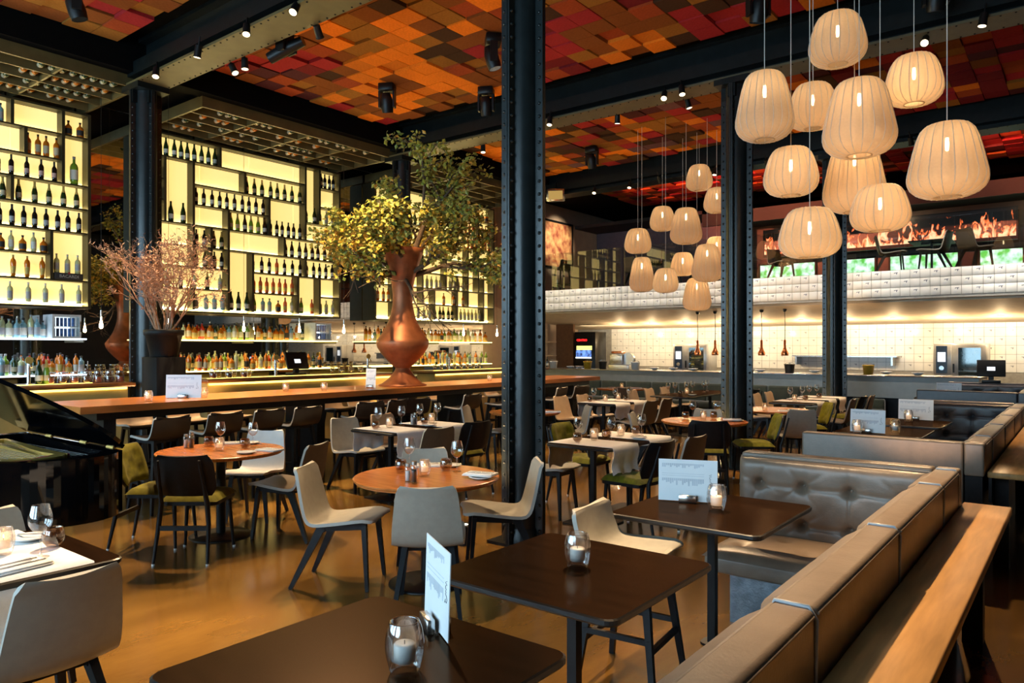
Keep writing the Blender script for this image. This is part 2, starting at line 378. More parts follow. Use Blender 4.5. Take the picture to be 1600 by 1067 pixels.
for i in range(0, 39):
    for j in range(-2, 62):
        x = -10.3 + PT * (i + .5); y = .03 + PT * (j + .5)
        if any(abs(y - b) < .36 for b in (4.95, 9.85, 14.75)) or y > 19.2: continue
        d = x * fxx + y * fyy
        if d < 2.5: continue
        px = 800 + 1146 * (x * rxx + y * ryy) / d; py = 543 - 1146 * 4.15 / d
        if not (-260 < px < 1860 and py > -260): continue
        inf = -60 < px < 1660 and py > -30 and not (py > 320 and px < 840)
        cells.append((not inf, d, x, y))
cells.sort(key=lambda c: c[:2])
tm = {}
def tile_mb(b, x, y, z, m=0): return b.box(x - .168, x + .168, y - .168, y + .168, z, z + .05, m)
names = list(FELT)
for n in names: tm[n] = tile_mb(MB(), 0, 0, 0).mesh('felt_tile', [FELT[n]])
rest = MB()
for k, (_, d, x, y) in enumerate(cells):
    n = felt(x, y); z = 5.78 + R.choice((0, 0, 0, .008, .016, .03, .045))
    if k < 300: link('felt_tile', tm[n], ceil, (x, y, z))
    else: tile_mb(rest, x, y, z, names.index(n))
rest.obj('felt_tile_field', [FELT[n] for n in names], ceil, kind='stuff')
# ---------------------------------------------------------------- steel beams and columns
OLIVE = M('olive_beam_paint', (.075, .062, .025), .5, var=.15, scale=6)
def rivet(b, p, n, r=.014, m=0):
    n = Vector(n); u = n.orthogonal().normalized(); w = n.cross(u); p = Vector(p); vs = []
    for rr_, h in ((1, 0), (.75, .6), (.01, .85)):
        for k in range(6): a = k * PI / 3; vs.append(p + (u * math.cos(a) + w * math.sin(a)) * r * rr_ + n * r * h)
    b.add(vs, [(i * 6 + k, i * 6 + (k + 1) % 6, i * 6 + 6 + (k + 1) % 6, i * 6 + 6 + k) for i in range(2) for k in range(6)], m, True)
for i, yb in enumerate((4.95, 9.85, 14.75)):
    e = link('trim_%d' % (i + 1), MB().box(-10.55, 4.2, yb - .02, yb + .02, 5.33, 5.9).box(-10.55, 4.2, yb - .13, yb + .13, 5.88, 5.93).box(-10.55, 4.2, yb - .2, yb + .16, 5.42, 5.6).mesh('beam', [STEEL]), kind='structure')
    MB().box(-10.55, -3.96 if i == 0 else 4.2, yb - .22, yb + .22, 5.30, 5.33).obj('bottom_flange', OLIVE if i < 2 else STEEL, e)
    b = MB(); x = -10.4
    while x < 1:
        for s in (-.185, .185): rivet(b, (x, yb + s, 5.30), (0, 0, -1), .013)
        x += .14
    b.obj('rivet_rows', STEEL if i < 2 else OLIVE, e, kind='stuff')
def column_mesh():
    b = MB(); n = 24; b.lathe([(.145, .12), (.145, 5.3)], 32); b.lathe([(.18, 0), (.18, .06), (.15, .14)], n)
    for k in range(4):
        a = k * PI / 2 + 0; c, s = math.cos(a), math.sin(a)
        for off in (-.021, .003): b.obox((c * .175 - s * (off + .009), s * .175 + c * (off + .009), 2.65), (.085, .018, 5.3), a)
    return b
def rivets_mesh():
    b = MB()
    for k in range(4):
        a = k * PI / 2; c, s = math.cos(a), math.sin(a); z = .12
        while z < 5.25:
            for sg, off in ((1, .021), (-1, -.021)): rivet(b, (c * .186 - s * off, s * .186 + c * off, z), (-s * sg, c * sg, 0), .0165)
            z += .108
    return b
cm = column_mesh().mesh('column', [COLM]); rm = rivets_mesh().mesh('rivets', [COLM])
fm = MB().box(-.22, .22, -.22, .22, 0, .025).box(-.2, .2, -.03, .03, .025, .1).box(-.03, .03, -.2, .2, .025, .1).mesh('foot', [DARKMET])
capm = MB().box(-.24, .24, -.22, .22, 5.22, 5.30).box(-.05, .05, -.2, .2, 5.05, 5.22).box(-.2, .2, -.05, .05, 5.05, 5.22).mesh('capital', [STEEL])
for x, y, lb in ((-3.77, 4.97, 'tall dark riveted steel column nearest the camera, full height'), (-3.77, 9.82, 'dark riveted steel column behind the round table, second from the camera'),
                 (-3.77, 14.78, 'dark riveted steel column in front of the kitchen counter'), (-10.42, 4.95, 'riveted steel column between the two left bar shelves, behind the dry tree'),
                 (-10.42, 9.85, 'riveted steel column behind the copper vase')):
    t = thing('steel_column', lb, 'column', (x, y, 0)); link('shaft', cm, t); link('rivets', rm, t, kind='stuff'); link('foot', fm, t); link('capital', capm, t)
# black bulkhead over the bar
MB().box(-10.62, -10.36, -4, 15.2, 5.46, 5.93).box(-12.6, -10.62, -4, 15.2, 5.56, 5.62).obj('trim_4', CEILBK, kind='structure')
# ---------------------------------------------------------------- bottles
GL = {n: M('bottle_' + n, c, .12, var=.1, coat=.3, trans=tr) for n, c, tr in (
    ('green', (.012, .035, .008), .0), ('black', (.006, .006, .005), .0), ('brown', (.03, .012, .004), 0), ('amber', (.70, .19, .01), .2), ('clear', (.62, .64, .34), .3),
    ('blue', (.25, .48, .55), .3), ('rose', (.75, .15, .04), .2), ('lime', (.20, .36, .03), .2), ('red', (.6, .04, .01), .15), ('milk', (.75, .74, .62), 0), ('navy', (.02, .05, .14), .1))}
LBL = {n: M('label_' + n, c, .6, var=.08, scale=60) for n, c in dict(white=(.62, .60, .52), cream=(.55, .45, .28), grey=(.33, .33, .33), pink=(.5, .32, .28), gold=(.5, .34, .08), red=(.3, .02, .02), black=(.02, .02, .02)).items()}
PROF = {'wine': ([(.001, 0), (.036, .003), (.037, .06), (.037, .13), (.037, .185), (.033, .205), (.016, .235), (.0145, .27), (.0155, .30), (.001, .301)], (2,), (6, 7)),
        'champ': ([(.001, 0), (.042, .003), (.043, .05), (.043, .12), (.040, .165), (.028, .215), (.017, .255), (.0155, .285), (.0165, .315), (.001, .316)], (2,), (5, 6, 7)),
        'liquor': ([(.001, 0), (.038, .003), (.039, .05), (.039, .15), (.039, .18), (.032, .205), (.014, .225), (.013, .26), (.015, .29), (.001, .291)], (2,), (7,)),
        'squat': ([(.001, 0), (.05, .003), (.052, .03), (.052, .11), (.050, .14), (.03, .165), (.015, .18), (.014, .205), (.02, .235), (.001, .236)], (2,), (7,)),
        'gin': ([(.001, 0), (.040, .003), (.042, .04), (.042, .14), (.042, .185), (.026, .205), (.015, .215), (.014, .24), (.02, .265), (.001, .266)], (2,), (7,)),
        'tall': ([(.001, 0), (.030, .003), (.031, .05), (.038, .15), (.040, .21), (.032, .245), (.015, .265), (.013, .29), (.015, .315), (.001, .316)], (2,), (7,))}
BM = {}
def bottle(shape, glass, label, cap, sc=1.0):
    k = (shape, glass, label, cap, sc)
    if k not in BM:
        prof, lab, cp = PROF[shape]; b = MB(); n = 4 if False else 10
        ms = [1 if i in lab else 2 if i in cp else 0 for i in range(len(prof) - 1)]
        b.lathe([(r * sc, z * sc) for r, z in prof], n, ms=ms)
        BM[k] = b.mesh('bottle', [GL[glass], LBL[label], LBL.get(cap) or GL[cap]])
    return BM[k]
ORDW = 'leftmost second third fourth fifth sixth seventh eighth ninth tenth eleventh twelfth thirteenth fourteenth fifteenth sixteenth seventeenth eighteenth nineteenth twentieth'.split() + ['twenty-' + q for q in 'first second third fourth fifth sixth seventh eighth ninth'.split()] + ['thirtieth'] + ['thirty-' + q for q in 'first second third fourth fifth sixth seventh eighth ninth'.split()]
def row(y0, y1, n, X, z, kind, label, jit=.012, name='bottle'):
    for i in range(n):
        y = (y0 + y1) / 2 if n == 1 else y0 + (y1 - y0) * i / (n - 1)
        kk = kind[i % len(kind)] if isinstance(kind, list) else kind
        link(name, bottle(*kk), None, (X + R.uniform(-jit, jit), y + R.uniform(-jit, jit), z), R.uniform(0, 6), (ORDW[i] + ' ' if n > 1 else '') + label, 'bottle', label[:60] if n > 1 else None)
WINE = ('wine', 'black', 'white', 'black'); WINEP = ('wine', 'black', 'pink', 'black'); WINEG = ('wine', 'black', 'grey', 'black', 1.03); CH = ('champ', 'green', 'cream', 'gold'); CHW = ('champ', 'green', 'white', 'green')
BURG = ('champ', 'brown', 'white', 'brown'); MAG = ('champ', 'green', 'white', 'green', 1.12); RUM = ('liquor', 'clear', 'grey', 'white'); GIN = ('gin', 'blue', 'navy' if 0 else 'grey', 'black'); AMB = ('tall', 'amber', 'gold', 'gold')
AMBS = ('squat', 'amber', 'black', 'black'); WHI = ('liquor', 'amber', 'cream', 'black'); ROSE = ('wine', 'rose', 'gold', 'red'); LIM = ('champ', 'lime', 'cream', 'gold'); VOD = ('liquor', 'clear', 'white', 'grey'); BIG = ('liquor', 'lime', 'white', 'grey', 1.5)
# ---------------------------------------------------------------- back bar shelving units
ZS = [2.31, 2.67, 3.05, 3.41, 3.78, 4.14, 4.49, 4.88, 5.23]
FRAME = M('olive_steel_shelf', (.05, .042, .02), .45, metal=.4, var=.1)
def unit(y0, y1, vert, shelf, label):
    u = thing('bar_shelf_unit', label, 'shelf', (-12.58, y0, 2.28))
    W = y1 - y0; Z = [z - 2.28 for z in ZS]; B = .20; F = .39
    n = max(1, round(W / .98))
    for i in range(n): MB().box(0, B, W * i / n + .004, W * (i + 1) / n - .004, 0, Z[8]).obj('backlit_panel', PANEL, u)
    for yy in (-.045, W): MB().box(0, F + .01, yy, yy + .045, -.03, Z[8] + .03).obj('side_panel', FRAME, u)
    MB().box(0, F + .01, 0, W, -.03, 0).obj('shelf', FRAME, u); MB().box(0, F + .01, 0, W, Z[8], Z[8] + .03).obj('top_panel', FRAME, u)
    for r, a, b in shelf + [(0, y0, y1)]:
        if r: s = MB().box(B, F - .01, a - y0, b - y0, Z[r] - .012, Z[r] + .012).obj('shelf', FRAME, u)
        MB().box(B + .004, B + .014, a - y0, b - y0, Z[r] + .013, Z[r] + .021).obj('led_strip', LED, u if not r else s)
    for y, r0, r1 in vert: MB().box(B, F, y - y0 - .022, y - y0 + .022, Z[r0], Z[r1]).obj('divider', FRAME, u)
    return u
XS = -12.28
v2 = [(6.12, 4, 7), (6.62, 0, 1), (6.62, 2, 7), (6.95, 2, 4), (7.12, 7, 8), (7.28, 0, 5), (7.61, 6, 7), (7.77, 0, 3), (8.12, 4, 6), (8.45, 3, 4), (8.76, 0, 2), (8.94, 2, 3), (8.94, 4, 8), (9.28, 0, 2), (9.28, 5, 8)]
s2 = [(7, 5.85, 8.94), (7, 9.28, 9.75), (6, 5.85, 6.12), (6, 6.62, 8.94), (6, 9.28, 9.75), (5, 5.85, 6.12), (5, 6.62, 8.12), (5, 8.94, 9.75), (4, 5.85, 9.75), (3, 5.85, 7.28), (3, 7.28, 9.75), (2, 5.85, 7.28), (2, 7.77, 9.75), (1, 5.85, 7.28), (1, 7.77, 8.76), (1, 9.28, 9.75)]
unit(5.85, 9.75, v2, s2, 'tall backlit bottle shelf between the dry tree and the copper vase')
u2 = ', middle backlit shelf'
for y0, y1, n, r, k, lb in ((6.06, 7.05, 9, 7, CHW, 'green champagne bottle in the top left row of nine' + u2), (9.36, 9.68, 4, 7, WINE, 'wine bottle in the top right corner' + u2),
    (5.92, 6.06, 2, 6, WHI, 'whisky bottle in the upper left edge cell' + u2), (7.68, 8.86, 8, 6, CH, 'gold-foiled champagne bottle in the row of eight, third row down' + u2),
    (6.70, 8.04, 10, 5, WINE, 'dark wine bottle in the row of ten' + u2), (9.0, 9.2, 2, 5, CHW, 'champagne bottle in the narrow upper right cell' + u2), (9.35, 9.66, 3, 5, RUM, 'clear spirit bottle in the upper right cell' + u2),
    (5.92, 6.06, 2, 5, WINE, 'wine bottle in the left edge cell' + u2),
    (6.26, 6.48, 2, 4, MAG, 'large champagne bottle in the tall left cell' + u2), (7.36, 8.06, 6, 4, [LIM, LIM, BURG], 'green or brown bottle in the centre row of six' + u2), (8.2, 8.86, 6, 4, WINE, 'dark wine bottle at the foot of the tall centre-right cell' + u2),
    (6.72, 6.86, 2, 3, WINE, 'dark wine bottle in the small left cell, fifth row down' + u2), (7.03, 7.19, 2, 3, CH, 'champagne bottle in the small left cell, fifth row down' + u2), (8.53, 9.62, 8, 3, BURG, 'brown burgundy bottle in the right row of eight' + u2),
    (6.71, 6.87, 2, 2, CHW, 'green bottle in the small left cell, sixth row down' + u2), (7.04, 7.19, 2, 2, WINE, 'dark wine bottle in the small left cell, sixth row down' + u2), (7.83, 8.86, 7, 2, [WINE, WINE, WINE, ROSE, WINE, WINE, WINE], 'bottle in the right row of seven, sixth row down' + u2), (9.02, 9.64, 5, 2, WINE, 'dark wine bottle at the right end of the sixth row' + u2),
    (6.2, 7.15, 5, 1, [VOD, WINE, RUM, CH, RUM], 'bottle standing apart in the lower left row' + u2), (7.84, 8.68, 7, 1, ROSE, 'rose wine bottle in the row of seven' + u2),
    (6.72, 7.2, 4, 0, GIN, 'square blue gin bottle in the bottom row' + u2), (7.36, 7.68, 3, 0, MAG, 'large champagne bottle at the foot of the narrow centre cell' + u2), (7.86, 8.68, 6, 0, [LIM, GIN, GIN, AMBS, ROSE, VOD], 'mixed spirit bottle in the bottom row' + u2), (8.88, 9.16, 2, 0, [LIM, ROSE], 'single bottle in the bottom right narrow cell' + u2), (9.36, 9.66, 3, 0, RUM, 'clear spirit bottle in the bottom right corner' + u2)):
    row(y0, y1, n, XS, ZS[r] + .013, k, lb)
v1 = [(3.89, 7, 8), (4.56, 5, 8), (4.06, 6, 7), (3.89, 4, 5), (4.4, 1, 3), (2.4, 2, 7), (1.6, 0, 5)]
s1 = [(r, .96, 4.9) for r in (4, 3)] + [(7, .96, 4.9), (6, .96, 4.56), (5, .96, 4.9), (2, .96, 4.4), (1, .96, 4.9)]
unit(.96, 4.9, v1, s1, 'backlit bottle shelf at the far left edge above the piano')
u1 = ', far left backlit shelf'
for y0, y1, n, r, k, lb in ((3.76, 3.76, 1, 7, GIN, 'pale gin bottle on the top shelf' + u1), (4.65, 4.82, 2, 7, AMBS, 'short amber bottle in the top right cell' + u1), (4.12, 4.49, 4, 6, ('liquor', 'amber', 'cream', 'black', 1.1), 'amber bourbon bottle in the row of four' + u1),
    (4.74, 4.74, 1, 5, BIG, 'oversized pale bottle alone in the tall right cell' + u1), (3.72, 4.46, 5, 5, WINEP, 'wine bottle with pink label in the row of five' + u1), (3.8, 3.8, 1, 4, CH, 'single champagne bottle left of the divider' + u1), (4.0, 4.78, 5, 4, CH, 'gold-necked champagne bottle in the row of five' + u1),
    (3.76, 4.8, 8, 3, WINEG, 'wine bottle with grey label in the row of eight' + u1), (3.77, 4.32, 5, 2, [AMBS, VOD, AMBS, VOD, AMBS], 'short amber or clear bottle in the mixed row' + u1), (3.92, 4.31, 3, 1, AMB, 'tall fluted amber bottle in the row of three' + u1), (3.88, 4.8, 5, 0, RUM, 'clear rum bottle in the bottom row' + u1)):
    row(y0, y1, n, XS, ZS[r] + .013, k, lb)
row(4.5, 4.78, 3, XS, ZS[1] + .115, RUM, 'clear rum bottle standing on the dark sign box')
sg = thing('sign_box', 'dark sign box under three rum bottles on the left backlit shelf', 'sign', (-12.285, 4.64, ZS[1] + .013))
MB().rbox(-.09, .09, -.2, .2, 0, .10, .006).obj('box', LBL['black'], sg)
tme = text_mesh('BACARDI', .065, .001); tme.materials.append(LBL['grey'])
to = link('lettering', tme, sg, (.0925, 0, .048)); to.rotation_euler = (PI / 2, 0, PI / 2)
MB().cyl(.018, 0, .004, 12).obj('emblem', LBL['red'], sg, (.088, 0, .1)).rotation_euler = (0, PI / 2, 0)
v3 = [(11.3, 0, 8), (11.8, 3, 6), (12.2, 1, 4), (12.6, 0, 2), (12.6, 4, 8), (13.0, 2, 6), (13.4, 5, 8), (13.4, 0, 3), (13.8, 1, 5), (14.2, 2, 8), (14.4, 0, 3)]
s3 = [(r, 10.77, 14.77) for r in range(1, 8)]
unit(10.77, 14.77, v3, s3, 'backlit bottle shelf seen through the leaves of the big tree')
u3 = ', shelf behind the tree'
for y0, y1, n, r, k, lb in ((14.3, 14.6, 3, 7, AMBS, 'amber bottle in the top right cell' + u3), (13.5, 14.1, 5, 6, ROSE, 'red bottle on the second shelf down' + u3), (14.3, 14.7, 4, 6, WHI, 'whisky bottle at the right of the second shelf' + u3), (13.9, 14.7, 7, 5, ROSE, 'rose bottle in the long right row' + u3),
    (11.4, 12.5, 8, 6, CH, 'champagne bottle left of centre' + u3), (11.9, 12.9, 7, 4, VOD, 'clear bottle in the middle row' + u3), (12.25, 13.7, 10, 2, RUM, 'clear bottle in the third row up' + u3), (12.3, 13.7, 5, 1, WHI, 'whisky bottle in the second row up' + u3),
    (10.9, 11.2, 3, 3, GIN, 'blue bottle at the left end' + u3), (12.7, 13.3, 5, 0, CH, 'green champagne bottle in the bottom row' + u3), (13.46, 14.34, 7, 0, RUM, 'clear rum bottle at the right of the bottom row' + u3), (11.4, 12.5, 7, 0, RUM, 'clear rum bottle left in the bottom row' + u3), (10.9, 11.2, 3, 1, WHI, 'amber bottle at the lower left end' + u3)):
    row(y0, y1, n, XS, ZS[r] + .013, k, lb)
# glass liquor shelves below, lit from underneath, in front of the mirror
liq = [('liquor', 'amber', 'cream', 'black'), ('tall', 'amber', 'gold', 'black'), ('liquor', 'amber', 'black', 'gold'), ('liquor', 'amber', 'cream', 'black'), ('liquor', 'clear', 'white', 'black'), ('squat', 'amber', 'gold', 'black'), ('gin', 'blue', 'grey', 'black'), ('tall', 'clear', 'cream', 'grey'), ('wine', 'green', 'cream', 'black'), ('liquor', 'red', 'cream', 'black'), ('tall', 'amber', 'white', 'black'), ('gin', 'clear', 'grey', 'grey'), ('liquor', 'lime', 'white', 'grey')]
cool = [('gin', 'clear', 'white', 'grey'), ('liquor', 'blue', 'grey', 'grey'), ('gin', 'blue', 'white', 'black'), ('tall', 'clear', 'grey', 'grey')]
SHG = M('lit_glass_shelf', (.5, .5, .35), .2, emit=(1, .78, .25), es=4)
SHB = M('cool_lit_glass_shelf', (.5, .5, .5), .2, emit=(.75, .85, 1), es=3.5)
for nm, y0, y1, zz, X, fm_, ks, a, b, n in (
    ('upper', .96, 4.9, 1.79, -12.4, SHB, cool, 3.55, 4.35, 10), ('lower', .96, 4.9, 1.24, -12.32, SHB, liq + cool, 3.6, 4.85, 16),
    ('upper', 5.85, 9.75, 1.79, -12.4, SHG, liq, 6.55, 8.95, 30), ('lower', 5.85, 9.75, 1.24, -12.32, SHG, liq[::-1], 6.35, 9.3, 30),
    ('upper', 10.77, 14.77, 1.79, -12.4, SHG, liq, 11.0, 14.6, 24), ('lower', 10.77, 14.77, 1.24, -12.32, SHG, liq[::-1], 12.0, 14.6, 20)):
    un = {.96: 'far left shelf', 5.85: 'middle backlit shelf', 10.77: 'shelf behind the tree'}[y0]
    t = thing('glass_shelf', '%s underlit glass shelf of spirits below the %s' % (nm, un), 'shelf', (-12.6, y0, zz))
    MB().box(0, .38, 0, y1 - y0, -.02, 0).obj('pane', fm_, t)
    for yy in (.02, (y1 - y0) / 2, y1 - y0 - .04): MB().box(0, .36, yy, yy + .02, -.06, -.02).obj('bracket', FRAME, t)
    for i in range(n):
        y = a + (b - a) * i / (n - 1); sc = R.choice((1.0, 1.05, 1.1)); k = R.choice(ks)
        lb = ORDW[i] + ' spirit bottle from the left on the %s glass shelf, %s' % (nm, un)
        link('spirit_bottle', bottle(*k, sc), None, (X + .04 * (i % 3) + R.uniform(-.01, .01), y + R.uniform(-.02, .02), zz), R.uniform(0, 6), lb, 'bottle', 'spirits on the %s glass shelf, %s' % (nm, un))
# can fridges on the upper glass shelf
CANB = M('blue_silver_can', (.12, .22, .55), .3, metal=.5, var=.3, scale=40); FRW = M('fridge_white', (.55, .56, .56), .3)
def fridge(y, lb):
    t = thing('can_fridge', lb, 'fridge', (-12.36, y, 1.79)); D = .17
    b = MB().box(-D, D, -.2, -.17, 0, .36).box(-D, D, .17, .2, 0, .36).box(-D, D, -.17, .17, 0, .02).box(-D, D, -.17, .17, .34, .36).box(-D, -D + .02, -.17, .17, .02, .34).obj('cabinet', FRW, t)
    MB().box(-D + .021, -D + .026, -.165, .165, .03, .33).obj('light_panel', emis('fridge_light', (.8, .9, 1), 2.2), t)
    MB().box(-D + .03, D - .03, -.165, .165, .178, .184).obj('shelf', CHROME, t)
    for z in (.021, .185):
        for k in range(6): MB().cyl(.022, 0, .13, 8).obj('can', CANB, t, (.06, -.135 + .054 * k, z))
    d = MB().box(D, D + .02, -.2, -.17, 0, .36).box(D, D + .02, .17, .2, 0, .36).box(D, D + .02, -.17, .17, 0, .03).box(D, D + .02, -.17, .17, .33, .36).obj('door', FRW, t)
    MB().box(D + .008, D + .012, -.17, .17, .03, .33).obj('pane', PANE, d); MB().box(D + .02, D + .04, .175, .19, .1, .26).obj('handle', CHROME, d)
fridge(4.6, 'small white can fridge with blue cans below the far left shelf'); fridge(9.35, 'small white can fridge right of the bottles under the middle shelf')
# overhead canopies with lying bottles
for y0, y1, lb in ((.96, 4.92, 'wooden bottle rack canopy above the far left bar shelf'), (5.85, 9.8, 'wooden bottle rack canopy above the middle bar shelf'), (10.77, 14.8, 'wooden bottle rack canopy above the bar shelf behind the tree')):
    t = thing('bottle_canopy', lb, 'canopy', (-12.56, y0, 5.30)); W = y1 - y0
    MB().box(1.99, 2.03, 0, W, 0, .17).obj('fascia', CANOPY, t)
    for yy in (0, W - .04): MB().box(0, 1.99, yy, yy + .04, 0, .17).obj('end_board', CANOPY, t)
    for x in (.42, .82, 1.22, 1.62): MB().box(x, x + .03, .04, W - .04, 0, .13).obj('slat', CANOPY, t)
    for yy in (W * .25, W * .5, W * .75): MB().box(0, 1.99, yy, yy + .03, .01, .15).obj('cross_slat', CANOPY, t)
    MB().box(0, 1.99, .04, W - .04, .155, .17).obj('cover_board', CANOPY, t)
    if y0 < 10:
        for ri, x in enumerate((-12.3, -11.9, -11.5, -11.1)):
            a, b = ((3.55, 4.75), (6.1, 9.5))[y0 > 5]; y = a + .08 * ri; cnt = 0
            while y < b:
                if R.random() < (.85 if y0 < 5 else .5):
                    o = link('rack_bottle', bottle('wine', 'green' if ri % 2 else 'amber', 'cream', 'black'), None, (x + .33, y, 5.385), 0, '%s bottle from the left lying in the %s rack row of the %s canopy' % (ORDW[cnt], ('back', 'third', 'second', 'front')[ri], 'far left' if y0 < 5 else 'middle'), 'bottle', 'bottles lying in the %s overhead rack' % ('left' if y0 < 5 else 'middle'))
                    o.rotation_euler = (0, -PI / 2, 0); cnt += 1
                y += .13
# ---------------------------------------------------------------- bar counters
BARF = M('gold_bar_front', (.42, .30, .10), .45, var=.12, scale=4)
for y0, y1, lb in ((.4, 4.72, 'wood-topped bar counter with glowing front at the far left'), (5.75, 9.62, 'wood-topped bar counter with glowing front below the middle shelf'), (10.6, 14.5, 'bar counter with glowing front right of the copper vase')):
    t = thing('bar_counter', lb, 'bar', (-10.2, y0, 0)); W = y1 - y0
    MB().box(-.62, -.12, .06, W - .06, 0, 1.12).obj('front_panel', BARF, t)
    MB().rbox(-.7, 0, 0, W, 1.12, 1.18, .02).obj('counter_top', WOODBAR, t)
    MB().box(-.115, -.095, .08, W - .08, 1.085, 1.115).obj('led_strip', LEDB, t)
    MB().box(-.20, -.15, .1, W - .5, 1.181, 1.186).obj('drip_light', LEDB, t)
    c = thing('back_counter', 'dark back counter against the mirror, ' + {.4: 'far left', 5.75: 'behind the middle bar', 10.6: 'right of the vase'}[y0], 'counter', (-12.4, y0, 0))
    MB().box(-.18, .35, .1, W - .1, 0, .96).obj('cabinet', WOODD, c); MB().box(-.19, .37, .08, W - .08, .96, 1.0).obj('worktop', DARKMET, c)
# jars, taps and tills on the bars
JAR = [M('jar_fill_' + str(i), c, .6, var=.3, scale=40) for i, c in enumerate(((.30, .07, .03), (.35, .20, .05), (.08, .03, .015), (.45, .36, .2)))]
def mkjar(i):
    t = thing('jar', '', 'jar'); MB().lathe([(.001, 0), (.05, .002), (.055, .02), (.055, .1), (.042, .12), (.042, .135)], 14).obj('glass', GLASS, t)
    MB().cyl(.05, .006, .075, 12).obj('contents', JAR[i], t); MB().cyl(.046, .135, .15, 12).obj('lid', CHROME, t); return t
jar = spawner(mkjar)
for i in range(13): jar((-10.45 - .12 * (i % 2), 3.75 + .072 * i, 1.18), 0, ORDW[i] + ' glass jar from the left on the far left bar counter', 'jars on the far left bar', key=i % 4)
for i in range(6): jar((-10.4 - .1 * (i % 2), 5.95 + .13 * i, 1.18), 0, ORDW[i] + ' glass jar from the left on the middle bar', 'jars on the middle bar', key=i % 4)
for i, (y, k) in enumerate(((3.62, CHW), (3.7, LIM))): row(y, y, 1, -10.45, 1.18, k, ('green' if i else 'dark green') + ' wine bottle standing on the far left bar above the piano lid')
def mktap():
    t = thing('beer_tap', '', 'tap'); MB().cyl(.035, 0, .02, 14).cyl(.022, .02, .27, 12).obj('column', CHROME, t)
    MB().tube([(0, 0, .25), (.06, 0, .26), (.09, 0, .22)], .012, 8).obj('spout', CHROME, t)
    o = MB().cyl(.045, 0, .02, 18).obj('badge', LBL['gold'], t, (.01, 0, .31)); o.rotation_euler = (0, PI / 2, 0); return t
tap = spawner(mktap)
for y, lb in ((3.5, 'chrome beer tap with round badge on the far left bar'), (7.05, 'chrome beer tap left of the till on the middle bar'), (9.0, 'chrome beer tap at the right end of the middle bar'), (11.2, 'chrome beer tap on the bar right of the vase')): tap((-10.42, y, 1.18), 0, lb)
SCREEN = emis('till_screen', (.8, .85, .9), 1.2)
def mktill():
    t = thing('till', '', 'till'); MB().rbox(-.1, .1, -.14, .14, 0, .05, .01).box(-.03, .03, -.04, .04, .05, .16).obj('stand', DARKMET, t)
    o = MB().rbox(-.02, .02, -.21, .21, -.15, .15, .012).obj('monitor', DARKMET, t, (.02, 0, .25)); o.rotation_euler = (0, -.35, 0)
    MB().box(.021, .023, -.06, .06, -.05, .02).obj('receipt_label', SCREEN, o); return t
till = spawner(mktill)
till((-10.5, 7.5, 1.18), 0, 'black till with tilted monitor on the middle bar'); till((-1.3, 15.17, 1.04), -PI / 2 + .1, 'black till monitor on the far booth end by the kitchen')
def mktum():
    t = thing('drinking_glass', '', 'glass'); MB().lathe([(.001, 0), (.032, .002), (.038, .12), (.036, .12), (.031, .008), (.001, .006)], 12).obj('bowl', GLASS, t); return t
tum = spawner(mktum)
for i in range(14): tum((-10.55 + .09 * (i % 2), 10.9 + .1 * i, 1.18), 0, ORDW[i] + ' glass from the left on the bar right of the copper vase', 'glasses on the right bar')
for i in range(8): tum((-10.55 + .09 * (i % 2), 8.3 + .11 * i, 1.18), 0, ORDW[i] + ' glass from the left at the right end of the middle bar', 'glasses on the middle bar')
# small drop pendants over the bar
def mkdrop():
    t = thing('drop_pendant', '', 'lamp'); MB().lathe([(.004, .17), (.01, .12), (.024, .05), (.026, .02), (.012, 0), (.001, 0)], 10).obj('bulb', BULB, t); MB().cyl(.012, .17, .26, 8).obj('socket', CHROME, t)
    MB().cyl(.003, .26, 3.7, 5).obj('cord', DARKMET, t); return t
drop = spawner(mkdrop)
for i, y in enumerate((4.6, 5.62, 6.9, 8.0, 9.0, 10.6, 12.4, 13.6, 14.4)): drop((-11.1 if y != 4.6 else -11.0, y, 1.92), 0, ORDW[i] + ' teardrop bulb pendant from the left over the bar counters', 'teardrop pendants over the bar')
# ---------------------------------------------------------------- chairs (local +Y is the way the sitter faces)
def shell_grid(prof, wid, nrow, dish, ncol=11):
    S = spline([(p[0], p[1], w_) for p, w_ in zip(prof, wid)], nrow); P = []
    for i, (y, z, w_) in enumerate(S):
        t = i / (nrow - 1); row_ = []
        a = S[min(i + 1, nrow - 1)]; b = S[max(i - 1, 0)]; ty, tz = a[0] - b[0], a[1] - b[1]; l = math.hypot(ty, tz) or 1
        ny, nz = tz / l, -ty / l          # points to the sitter side / up
        if nz < 0 and abs(nz) > .7: ny, nz = -ny, -nz
        for j in range(ncol):
            u = -1 + 2 * j / (ncol - 1); e = min(t, 1 - t) * nrow
            uu = u
            k = dish * (u * u) * (1 if .15 < t < .9 else .5)
            row_.append((uu * w_ / 2, y + ny * k, z + nz * k))
        P.append(row_)
    return P
CH_PROF = [(.245, .462), (.235, .474), (.12, .468), (-.05, .445), (-.17, .435), (-.225, .465), (-.255, .55), (-.285, .68), (-.312, .795), (-.316, .812)]
CH_W = [.34, .40, .455, .46, .445, .43, .42, .39, .355, .31]
